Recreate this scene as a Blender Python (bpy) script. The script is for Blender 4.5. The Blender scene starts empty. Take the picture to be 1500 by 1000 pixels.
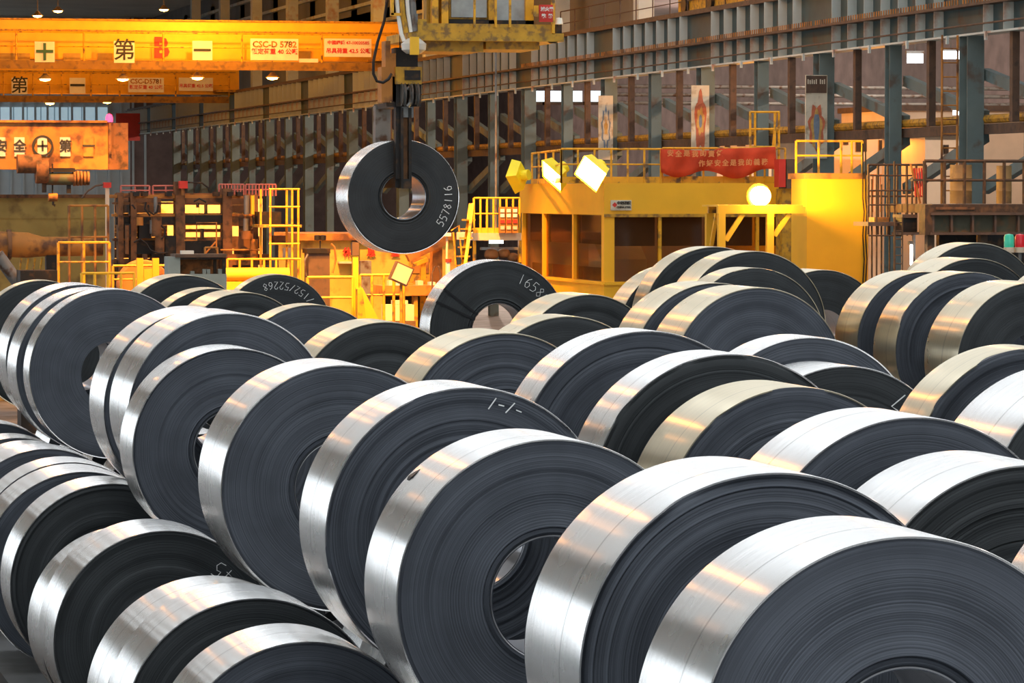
import bpy, bmesh, math, random
from mathutils import Vector, Matrix
PI = math.pi
sc = bpy.context.scene
COL = sc.collection

# ---------------------------------------------------------------- camera
F, PHI, TP, CAMZ = 5500.0, 0.225034, 0.0396156, 4.8      # focal length in px of a 1500 px frame
cd = bpy.data.cameras.new('camera'); cam = bpy.data.objects.new('camera', cd); COL.objects.link(cam)
cd.sensor_width = 36.0; cd.lens = F / 1500 * 36; cd.clip_end = 600; cd.clip_start = .5
cam.location = (0, 0, CAMZ); cam.rotation_euler = (PI / 2 - TP, 0, -PHI)
sc.camera = cam

# ---------------------------------------------------------------- world, exposure
w = bpy.data.worlds.new('overcast_sky'); sc.world = w; w.use_nodes = True
bgn = w.node_tree.nodes['Background']
bgn.inputs[0].default_value = (.88, .94, 1.0, 1); bgn.inputs[1].default_value = 2.1
sc.view_settings.view_transform = 'Standard'; sc.view_settings.look = 'None'
sc.view_settings.exposure = 0.16; sc.view_settings.gamma = 1.0; sc.view_settings.use_curve_mapping = False
try:
    sc.cycles.max_bounces = 6; sc.cycles.diffuse_bounces = 3; sc.cycles.glossy_bounces = 4
    sc.cycles.sample_clamp_indirect = 4.0
except Exception: pass

def light(name, loc, power, color, radius=.3, kind='POINT', aim=None, angle=1.6, blend=.5):
    d = bpy.data.lights.new(name, kind); d.energy = power; d.color = color; d.shadow_soft_size = radius
    o = bpy.data.objects.new(name, d); COL.objects.link(o); o.location = loc
    if kind == 'SPOT': d.spot_size = angle; d.spot_blend = blend
    if aim is not None:
        o.rotation_euler = (Vector(aim) - Vector(loc)).to_track_quat('-Z', 'Y').to_euler()
    return o
SODIUM = (1.0, .37, .045)

# ---------------------------------------------------------------- helpers
def at(px, py, Y):
    """world point seen at pixel (px,py) of the 1500x1000 frame in the plane y = Y"""
    r = (px - 750) / F; up = -(py - 500) / F
    fw = math.cos(TP) + up * math.sin(TP); z = -math.sin(TP) + up * math.cos(TP)
    X = fw * math.sin(PHI) + r * math.cos(PHI); Yd = fw * math.cos(PHI) - r * math.sin(PHI)
    t = Y / Yd
    return Vector((X * t, Y, CAMZ + z * t))
def ax(px, Y): return at(px, 282, Y).x
def az(py, Y, px=750): return at(px, py, Y).z

MATS = {}
def mat(name, color, rough=.6, metal=0.0, vary=.25, vscale=3.0, dirt=None, dirt_amt=.0, bump=0.0, emit=None, estr=0.0, spec=.4):
    if name in MATS: return MATS[name]
    m = bpy.data.materials.new(name); MATS[name] = m; m.use_nodes = True
    n = m.node_tree.nodes; l = m.node_tree.links; b = n['Principled BSDF']
    b.inputs['Roughness'].default_value = rough; b.inputs['Metallic'].default_value = metal
    b.inputs['Specular IOR Level'].default_value = spec
    c = (*color, 1)
    if vary or dirt:
        tc = n.new('ShaderNodeTexCoord')
        nz = n.new('ShaderNodeTexNoise'); nz.inputs['Scale'].default_value = vscale; nz.inputs['Detail'].default_value = 5
        l.new(tc.outputs['Object'], nz.inputs['Vector'])
        mr = n.new('ShaderNodeMapRange'); mr.inputs[1].default_value = .3; mr.inputs[2].default_value = .7
        mr.inputs[3].default_value = 1 - vary; mr.inputs[4].default_value = 1 + vary * .4
        l.new(nz.outputs['Fac'], mr.inputs[0])
        mx = n.new('ShaderNodeMix'); mx.data_type = 'RGBA'; mx.blend_type = 'MULTIPLY'; mx.inputs[0].default_value = 1
        mx.inputs[6].default_value = c; l.new(mr.outputs[0], mx.inputs[7])
        out = mx.outputs[2]
        if dirt:
            nz2 = n.new('ShaderNodeTexNoise'); nz2.inputs['Scale'].default_value = vscale * 1.7; nz2.inputs['Detail'].default_value = 8
            l.new(tc.outputs['Object'], nz2.inputs['Vector'])
            r2 = n.new('ShaderNodeMapRange'); r2.inputs[1].default_value = .62 - dirt_amt * .35; r2.inputs[2].default_value = .72 - dirt_amt * .2
            l.new(nz2.outputs['Fac'], r2.inputs[0])
            m2 = n.new('ShaderNodeMix'); m2.data_type = 'RGBA'; l.new(r2.outputs[0], m2.inputs[0])
            l.new(out, m2.inputs[6]); m2.inputs[7].default_value = (*dirt, 1); out = m2.outputs[2]
        l.new(out, b.inputs['Base Color'])
        if bump:
            bp = n.new('ShaderNodeBump'); bp.inputs['Strength'].default_value = bump; bp.inputs['Distance'].default_value = .02
            l.new(nz.outputs['Fac'], bp.inputs['Height']); l.new(bp.outputs[0], b.inputs['Normal'])
    else: b.inputs['Base Color'].default_value = c
    if emit: b.inputs['Emission Color'].default_value = (*emit, 1); b.inputs['Emission Strength'].default_value = estr
    return m

class MB:
    def __init__(s): s.v = []; s.f = []
    def add(s, vs, fs):
        k = len(s.v); s.v += [tuple(p) for p in vs]; s.f += [tuple(i + k for i in f) for f in fs]; return s
    def box(s, x0, x1, y0, y1, z0, z1):
        return s.add([(x0,y0,z0),(x1,y0,z0),(x1,y1,z0),(x0,y1,z0),(x0,y0,z1),(x1,y0,z1),(x1,y1,z1),(x0,y1,z1)],
                     [(0,3,2,1),(4,5,6,7),(0,1,5,4),(1,2,6,5),(2,3,7,6),(3,0,4,7)])
    def bar(s, p, q, wd, hd, up=(0,0,1)):
        p = Vector(p); q = Vector(q); d = (q - p).normalized(); u = Vector(up)
        if abs(d.dot(u)) > .99: u = Vector((0,1,0))
        a = d.cross(u).normalized() * wd / 2; b = a.cross(d).normalized() * hd / 2
        return s.add([p-a-b,p+a-b,p+a+b,p-a+b,q-a-b,q+a-b,q+a+b,q-a+b],
                     [(0,3,2,1),(4,5,6,7),(0,1,5,4),(1,2,6,5),(2,3,7,6),(3,0,4,7)])
    def tube(s, pts, r, n=8, caps=True):
        pts = [Vector(p) for p in pts]; rings = []; m = len(pts)
        rr = r if isinstance(r, (list, tuple)) else [r] * m
        prev = None
        for i, p in enumerate(pts):
            d = (pts[min(i+1, m-1)] - pts[max(i-1, 0)]).normalized()
            u = Vector((0,0,1)) if abs(d.z) < .95 else Vector((0,1,0))
            if prev is not None and (prev - d * prev.dot(d)).length > .1: a = (prev - d * prev.dot(d)).normalized()
            else: a = d.cross(u).normalized()
            prev = a; b = d.cross(a)
            rings.append([p + (a*math.cos(2*PI*k/n) + b*math.sin(2*PI*k/n)) * rr[i] for k in range(n)])
        vs = [q for R in rings for q in R]; fs = []
        for i in range(m-1):
            for k in range(n):
                fs.append((i*n+k, i*n+(k+1)%n, (i+1)*n+(k+1)%n, (i+1)*n+k))
        if caps: fs.append(tuple(range(n-1,-1,-1))); fs.append(tuple((m-1)*n+k for k in range(n)))
        return s.add(vs, fs)
    def lathe(s, prof, c, axis='y', n=32, closed=False):
        """prof: list of (radius, offset along axis)"""
        c = Vector(c); vs = []; fs = []; m = len(prof)
        for r, o in prof:
            for k in range(n):
                t = 2*PI*k/n; a, b = r*math.cos(t), r*math.sin(t)
                vs.append(c + Vector({'y': (a,o,b), 'z': (a,b,o), 'x': (o,a,b)}[axis]))
        for i in range(m-1 if not closed else m):
            j = (i+1) % m
            for k in range(n): fs.append((i*n+k, i*n+(k+1)%n, j*n+(k+1)%n, j*n+k))
        return s.add(vs, fs)
    def disc(s, c, r, axis='y', n=24):
        c = Vector(c); vs = []
        for k in range(n):
            a, b = r*math.cos(2*PI*k/n), r*math.sin(2*PI*k/n)
            vs.append(c + Vector({'y': (a,0,b), 'z': (a,b,0), 'x': (0,a,b)}[axis]))
        return s.add(vs, [tuple(range(n))])
    def cyl(s, p, q, r, n=20): return s.tube([p, q], r, n)
    def prism(s, poly, y0, y1):
        """poly in (x,z), extruded along y"""
        n = len(poly); vs = [(x,y0,z) for x,z in poly] + [(x,y1,z) for x,z in poly]
        fs = [tuple(range(n)), tuple(range(2*n-1, n-1, -1))] + [(i, i+n, (i+1)%n+n, (i+1)%n) for i in range(n)]
        return s.add(vs, fs)
    def prismx(s, poly, x0, x1):
        """poly in (y,z), extruded along x"""
        n = len(poly); vs = [(x0,y,z) for y,z in poly] + [(x1,y,z) for y,z in poly]
        fs = [tuple(range(n)), tuple(range(2*n-1, n-1, -1))] + [(i, i+n, (i+1)%n+n, (i+1)%n) for i in range(n)]
        return s.add(vs, fs)
    def build(s, name, m, parent=None, smooth=False, kind=None):
        o0 = wl(parent)
        me = bpy.data.meshes.new(name)
        me.from_pydata([(x-o0[0], y-o0[1], z-o0[2]) for x,y,z in s.v], [], s.f)
        bm = bmesh.new(); bm.from_mesh(me); bmesh.ops.recalc_face_normals(bm, faces=bm.faces); bm.to_mesh(me); bm.free()
        if smooth:
            for p in me.polygons: p.use_smooth = True
            try: me.set_sharp_from_angle(angle=.7)
            except Exception: pass
        me.materials.append(m)
        o = bpy.data.objects.new(name, me); COL.objects.link(o)
        if parent is not None: o.parent = parent
        WL[o.name] = tuple(o0)
        if kind: o['kind'] = kind
        return o
WL = {}
def wl(o): return (0,0,0) if o is None else WL.get(o.name, (0,0,0))
def tag(o, label, cat, group=None):
    o['label'] = label; o['category'] = cat
    if group: o['group'] = group
    return o
def thing(name, label, cat, loc, group=None):
    o = bpy.data.objects.new(name, None); COL.objects.link(o); o.location = loc; o.empty_display_size = .2
    WL[o.name] = tuple(loc); return tag(o, label, cat, group)
def struct(o): o['kind'] = 'structure'; return o
def inst(src, parent, loc, name=None):
    """a part that shares src's mesh, placed at world loc (src mesh centred on its own origin)"""
    o = src.copy(); COL.objects.link(o); o.parent = parent
    p = wl(parent); o.location = (loc[0]-p[0], loc[1]-p[1], loc[2]-p[2]); return o

def text(name, body, m, parent, loc, size, normal='-y', align='CENTER', depth=.004, bold=0.0, roll=0.0):
    """flat lettering standing on a surface, facing -y (or -x); loc = centre"""
    cu = bpy.data.curves.new(name, 'FONT'); cu.body = body; cu.size = size; cu.align_x = align; cu.align_y = 'CENTER'
    cu.extrude = depth; cu.offset = bold; cu.resolution_u = 2
    o = bpy.data.objects.new(name, cu); COL.objects.link(o)
    dg = bpy.context.evaluated_depsgraph_get(); dg.update()
    me = bpy.data.meshes.new_from_object(o.evaluated_get(dg)); bpy.data.objects.remove(o)
    M = Matrix.Rotation(PI/2, 4, 'X') @ Matrix.Rotation(roll, 4, 'Z')
    if normal == '-x': M = Matrix.Rotation(-PI/2, 4, 'Z') @ M
    me.transform(M); me.materials.clear(); me.materials.append(m); me.name = name
    t = bpy.data.objects.new(name, me); COL.objects.link(t); t.parent = parent
    p = wl(parent); t.location = (loc[0]-p[0], loc[1]-p[1], loc[2]-p[2]); WL[t.name] = tuple(loc)
    return t
# ---------------------------------------------------------------- materials of the coils
def coil_band_mat(name, tint, rough, aniso=.95):
    m = bpy.data.materials.new(name); m.use_nodes = True; n = m.node_tree.nodes; l = m.node_tree.links; b = n['Principled BSDF']
    b.inputs['Metallic'].default_value = 1.0
    b.inputs['Anisotropic'].default_value = aniso; b.inputs['Anisotropic Rotation'].default_value = .25
    tg = n.new('ShaderNodeTangent'); tg.direction_type = 'RADIAL'; tg.axis = 'Y'; l.new(tg.outputs[0], b.inputs['Tangent'])
    tc = n.new('ShaderNodeTexCoord'); sp = n.new('ShaderNodeSeparateXYZ'); l.new(tc.outputs['Generated'], sp.inputs[0])
    # long roll streaks: noise that varies across the width, hardly around the coil
    so = n.new('ShaderNodeSeparateXYZ'); l.new(tc.outputs['Object'], so.inputs[0])
    mp = n.new('ShaderNodeMapping'); mp.inputs['Scale'].default_value = (.7, 42, .7); l.new(tc.outputs['Object'], mp.inputs[0])
    nz = n.new('ShaderNodeTexNoise'); nz.inputs['Scale'].default_value = 1; nz.inputs['Detail'].default_value = 4; l.new(mp.outputs[0], nz.inputs[0])
    mr = n.new('ShaderNodeMapRange'); mr.inputs[1].default_value = .3; mr.inputs[2].default_value = .7; mr.inputs[3].default_value = .92; mr.inputs[4].default_value = 1.03
    l.new(nz.outputs[0], mr.inputs[0])
    # the centre line left by the strip guide
    oi = n.new('ShaderNodeObjectInfo')
    ce = n.new('ShaderNodeMapRange'); ce.inputs[3].default_value = .30; ce.inputs[4].default_value = .62; l.new(oi.outputs['Random'], ce.inputs[0])
    sb = n.new('ShaderNodeMath'); sb.operation = 'SUBTRACT'; l.new(sp.outputs[1], sb.inputs[0]); l.new(ce.outputs[0], sb.inputs[1])
    ab = n.new('ShaderNodeMath'); ab.operation = 'ABSOLUTE'; l.new(sb.outputs[0], ab.inputs[0])
    ln = n.new('ShaderNodeMapRange'); ln.inputs[1].default_value = .006; ln.inputs[2].default_value = .014; ln.inputs[3].default_value = .72; ln.inputs[4].default_value = 1; l.new(ab.outputs[0], ln.inputs[0])
    mu = n.new('ShaderNodeMath'); mu.operation = 'MULTIPLY'; l.new(mr.outputs[0], mu.inputs[0]); l.new(ln.outputs[0], mu.inputs[1])
    mx = n.new('ShaderNodeMix'); mx.data_type = 'RGBA'; mx.blend_type = 'MULTIPLY'; mx.inputs[0].default_value = 1; mx.inputs[6].default_value = (*tint, 1)
    l.new(mu.outputs[0], mx.inputs[7]); l.new(mx.outputs[2], b.inputs['Base Color'])
    n2 = n.new('ShaderNodeTexNoise'); n2.inputs['Scale'].default_value = 2.5; n2.inputs['Detail'].default_value = 3; l.new(tc.outputs['Object'], n2.inputs[0])
    r2 = n.new('ShaderNodeMapRange'); r2.inputs[1].default_value = .3; r2.inputs[2].default_value = .7; r2.inputs[3].default_value = rough * .97; r2.inputs[4].default_value = rough * 1.03
    l.new(n2.outputs[0], r2.inputs[0]); l.new(r2.outputs[0], b.inputs['Roughness'])
    return m
def coil_face_mat(name, tint, amp=1.0):
    m = bpy.data.materials.new(name); m.use_nodes = True; n = m.node_tree.nodes; l = m.node_tree.links; b = n['Principled BSDF']
    b.inputs['Metallic'].default_value = .35; b.inputs['Roughness'].default_value = .55; b.inputs['Specular IOR Level'].default_value = .35
    tc = n.new('ShaderNodeTexCoord'); so = n.new('ShaderNodeSeparateXYZ'); l.new(tc.outputs['Object'], so.inputs[0])
    cb = n.new('ShaderNodeCombineXYZ'); l.new(so.outputs[0], cb.inputs[0]); l.new(so.outputs[2], cb.inputs[1])
    le = n.new('ShaderNodeVectorMath'); le.operation = 'LENGTH'; l.new(cb.outputs[0], le.inputs[0])
    oi = n.new('ShaderNodeObjectInfo'); ad = n.new('ShaderNodeMath'); ad.operation = 'MULTIPLY_ADD'; l.new(oi.outputs['Random'], ad.inputs[0]); ad.inputs[1].default_value = 40; l.new(le.outputs['Value'], ad.inputs[2])
    nz = n.new('ShaderNodeTexNoise'); nz.noise_dimensions = '1D'; nz.inputs['Scale'].default_value = 120; nz.inputs['Detail'].default_value = 3
    l.new(ad.outputs[0], nz.inputs['W'])
    mr = n.new('ShaderNodeMapRange'); mr.inputs[1].default_value = .3; mr.inputs[2].default_value = .7; mr.inputs[3].default_value = .62; mr.inputs[4].default_value = 1.3; l.new(nz.outputs[0], mr.inputs[0])
    n2 = n.new('ShaderNodeTexNoise'); n2.inputs['Scale'].default_value = 3; l.new(tc.outputs['Object'], n2.inputs[0])
    r2 = n.new('ShaderNodeMapRange'); r2.inputs[1].default_value = .3; r2.inputs[2].default_value = .7; r2.inputs[3].default_value = .85; r2.inputs[4].default_value = 1.15; l.new(n2.outputs[0], r2.inputs[0])
    mu = n.new('ShaderNodeMath'); mu.operation = 'MULTIPLY'; l.new(mr.outputs[0], mu.inputs[0]); l.new(r2.outputs[0], mu.inputs[1])
    mx = n.new('ShaderNodeMix'); mx.data_type = 'RGBA'; mx.blend_type = 'MULTIPLY'; mx.inputs[0].default_value = 1; mx.inputs[6].default_value = (*tint, 1)
    l.new(mu.outputs[0], mx.inputs[7]); l.new(mx.outputs[2], b.inputs['Base Color'])
    bp = n.new('ShaderNodeBump'); bp.inputs['Strength'].default_value = .35 * amp; bp.inputs['Distance'].default_value = .006
    l.new(nz.outputs[0], bp.inputs['Height']); l.new(bp.outputs[0], b.inputs['Normal'])
    return m
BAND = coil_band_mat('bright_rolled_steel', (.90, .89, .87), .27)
BAND2 = coil_band_mat('sodium_light_tinted_rolled_steel', (.76, .67, .49), .28)  # sodium light reflected in the far bands, put into their base colour
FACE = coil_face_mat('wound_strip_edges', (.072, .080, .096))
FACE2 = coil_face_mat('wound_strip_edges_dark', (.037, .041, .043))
BORE = coil_band_mat('bore_rolled_steel', (.5, .5, .52), .3)
CHALK = mat('white_chalk_paint', (.85, .86, .84), .8, vary=.15, vscale=30)
STRAP = mat('dark_steel_strapping', (.02, .02, .022), .5, .6, vary=.2)

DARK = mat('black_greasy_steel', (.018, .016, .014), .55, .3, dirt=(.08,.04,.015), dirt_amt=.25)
STEEL = mat('worn_grey_steel', (.2, .2, .19), .5, .5, dirt=(.09,.05,.03), dirt_amt=.3)
YEL = mat('yellow_machine_paint', (.80, .40, .012), .45, dirt=(.16,.09,.03), dirt_amt=.25)
YELC = mat('clean_yellow_paint', (.85, .47, .02), .5, vary=.12, vscale=2)
YELD = mat('dirty_yellow_paint', (.56, .30, .02), .55, vscale=5.0, dirt=(.22,.12,.03), dirt_amt=.40)
TEAL = mat('faded_teal_paint', (.15, .21, .21), .6, dirt=(.12,.10,.08), dirt_amt=.15, vary=.2, vscale=1.2)
TEALL = mat('pale_teal_lit_paint', (.58, .66, .63), .6, dirt=(.45,.30,.22), dirt_amt=.22, vary=.2, vscale=.9)  # pale teal, lightened so the stiffeners carry the light falling on them
RUST = mat('rusty_steel', (.22, .10, .04), .75, .1, dirt=(.06,.035,.02), dirt_amt=.4, bump=.2)
RUSTO = mat('orange_rusty_paint', (.50, .20, .035), .65, dirt=(.12,.05,.02), dirt_amt=.4, vscale=1.5)
WEB = mat('dark_blue_green_web_shade', (.055, .095, .10), .65, dirt=(.07,.06,.045), dirt_amt=.15, vscale=1.0)  # dark teal with the web's shade between lit stiffeners put into the colour
BROWN = mat('brown_rusted_paint', (.12, .075, .05), .7, dirt=(.07,.05,.04), dirt_amt=.3)
RUSTD = mat('dark_rusted_steel', (.075, .045, .025), .75, dirt=(.14,.07,.03), dirt_amt=.3, vscale=4)
OCHRED = mat('dark_ochre_paint', (.30, .16, .025), .6, dirt=(.14,.08,.03), dirt_amt=.3, vscale=2)
GRIME = mat('grimy_olive_plate', (.075, .07, .04), .7, dirt=(.12,.07,.03), dirt_amt=.3, vscale=3)
WHITE = mat('white_sign_paint', (.80, .78, .70), .6, vary=.1)
RED = mat('red_paint', (.62, .035, .02), .5, vary=.15)
GREEN = mat('dark_green_paint', (.03, .12, .07), .5, vary=.1)
INK = mat('black_lettering', (.03, .03, .025), .6, vary=0)
GLASSD = mat('dusty_booth_glass', (.05, .035, .025), .08, vary=.3, spec=.6)
CONC = mat('oily_concrete', (.19, .19, .19), .55, dirt=(.09,.085,.08), dirt_amt=.4, vscale=.6, bump=.15)
# ---------------------------------------------------------------- coils
def coil_profile(rin, r, amp, rnd, N):
    out = []; y = 0.0; ph = [rnd.uniform(0, 6.28) for _ in range(3)]
    step = 0.0
    for i in range(N + 1):
        t = i / N
        if rnd.random() < .16: step = rnd.uniform(-1, 1)
        y = amp * (.55 * step + .45 * math.sin(t * 17 + ph[0]) * math.sin(t * 5 + ph[1]))
        if t < .13: y += .012 * math.sin(t * 95)
        if t > .955: y += .010 + amp * .4
        out.append((rin + (r - rin) * t, y))
    return out
STROKES = {'0': [[(.1,.5),(.2,.9),(.5,1),(.8,.9),(.9,.5),(.8,.1),(.5,0),(.2,.1),(.1,.5)]], '1': [[(.5,1),(.5,0)]],
 '2': [[(.1,.75),(.3,1),(.7,1),(.9,.75),(.1,0),(.9,0)]], '4': [[(.7,0),(.7,1),(.1,.3),(.95,.3)]],
 '5': [[(.9,1),(.2,1),(.15,.55),(.6,.6),(.9,.35),(.7,.05),(.1,0)]], '6': [[(.75,1),(.3,.75),(.1,.35),(.3,0),(.7,0),(.9,.3),(.65,.55),(.2,.45)]],
 '7': [[(.1,1),(.9,1),(.4,0)]], '8': [[(.5,.55),(.15,.8),(.5,1),(.85,.8),(.5,.55),(.1,.25),(.5,0),(.9,.25),(.5,.55)]],
 '9': [[(.8,.55),(.4,.5),(.15,.75),(.4,1),(.75,.95),(.85,.6),(.6,0)]], '/': [[(.1,0),(.9,1)]], 'N': [[(.1,0),(.1,1),(.9,0),(.9,1)]], '-': [[(.1,.5),(.9,.5)]],
 'L': [[(.1,1),(.1,0),(.9,0)]]}
def chalk_strokes(t, txt, c, rad, a0, size, y, inward=False, w=.010, pitch=1.25):
    """handwriting on a coil end; c=(x,z) axis, a0 start angle in degrees from +x; clockwise when tops point outward"""
    ang = math.radians(a0); dirn = 1 if inward else -1
    for ch in txt:
        rd = Vector((math.cos(ang), math.sin(ang))); tn = Vector((-rd.y, rd.x)) * dirn; up = -rd if inward else rd
        o = Vector(c) + rd * rad
        for st in STROKES.get(ch, []):
            P = [o + tn * (x - .5) * size * .62 + up * (q - .5) * size for x, q in st]
            mb = MB(); n = len(P); vs = []
            for i_, a in enumerate(P):          # one flat mitred ribbon per stroke
                d = (P[min(i_ + 1, n - 1)] - P[max(i_ - 1, 0)]).normalized(); k = Vector((-d.y, d.x)) * w / 2
                vs += [(a.x - k.x, y, a.y - k.y), (a.x + k.x, y, a.y + k.y), (a.x - k.x, y + .002, a.y - k.y), (a.x + k.x, y + .002, a.y + k.y)]
            fs = []
            for i_ in range(n - 1):
                b = 4 * i_; fs += [(b, b + 1, b + 5, b + 4), (b + 2, b + 6, b + 7, b + 3), (b, b + 4, b + 6, b + 2), (b + 1, b + 3, b + 7, b + 5)]
            mb.add(vs, fs).build('chalk_character', CHALK, t)
        ang += dirn * size * .62 * pitch / rad
def make_coil(label, v, u, z, r, W, seed, amp=.008, band=None, face=None, segs=120, N=40, bore=.385, wave=0.0, group='finished steel coils stacked in the yard', roll=0):
    """v,u,z: axis x, near end y, axis height"""
    rnd = random.Random(seed); z = z + CAMZ
    t = thing('steel_coil', label, 'steel coil', (v, u + W / 2, z - r), group)
    rin = r * bore
    fr = coil_profile(rin, r - .004, amp, rnd, N)
    c = (0, 0, 0)
    def child(name, mb, m, smooth=True):
        o = mb.build(name, m, None, smooth); o.parent = t; o.location = (0, 0, r); WL[o.name] = (v, u + W/2, z); return o
    mb = MB(); mb.lathe([(rr, -W/2 + y) for rr, y in fr] + [(r - .004, -W/2 + .10)], c, 'y', segs); child('front_face', mb, face or FACE)
    mb = MB(); mb.lathe([(rr, W/2 + y) for rr, y in coil_profile(rin, r - .004, amp * .5, rnd, 10)], c, 'y', segs); child('rear_face', mb, face or FACE)
    # outer wrap: bright cylinder with a rounded lip, slightly uneven along its near edge
    mb = MB(); mb.lathe([(r-.012, -W/2+.002), (r-.003, -W/2-.001), (r, -W/2+.012), (r, -W/4), (r, 0), (r, W/4), (r, W/2-.012), (r-.003, W/2+.001), (r-.012, W/2-.002)], c, 'y', segs)
    if wave:                                    # warped near edge of the outer wraps
        ph = [rnd.uniform(0, 6.28) for _ in range(4)]
        for j in range(3 * segs):
            th = 2 * PI * (j % segs) / segs
            d = math.sin(3 * th + ph[0]) * math.sin(7 * th + ph[1]) + .5 * math.sin(17 * th + ph[2]) * math.sin(5 * th + ph[3])
            x, y, zz = mb.v[j]; mb.v[j] = (x, y + wave * max(0, d), zz)
    child('outer_wrap', mb, band or BAND)
    mb = MB(); mb.lathe([(rin+.012, -W/2+fr[0][1]+.002), (rin, -W/2+fr[0][1]+.006), (rin, 0), (rin, W/2-.006), (rin+.012, W/2)], c, 'y', segs); child('bore_wrap', mb, BORE)
    # the loose tail of the strip lying on the outer wrap
    a = math.radians(rnd.uniform(200, 330)); mb = MB(); pts = []
    for k in range(7):
        q = a + k * .06
        for rr in (r + .0005, r + .006 * (1 - k / 7)):
            for yy in (-W/2+.01, W/2-.01): pts.append((rr*math.cos(q), yy, rr*math.sin(q)))
    fs = []
    for k in range(6):
        i = 4 * k; fs += [(i+2, i+3, i+7, i+6), (i, i+4, i+5, i+1), (i, i+2, i+6, i+4), (i+1, i+5, i+7, i+3)]
    mb.add(pts, fs + [(0,1,3,2)]); child('tail_end', mb, band or BAND, False)
    return t
def chalk(t, v, u, z, r, txt, rad, a0, size, inward=False, w=.010):
    chalk_strokes(t, txt, (v, z + CAMZ), rad * r, a0, size, u - .022, inward, w)

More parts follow.
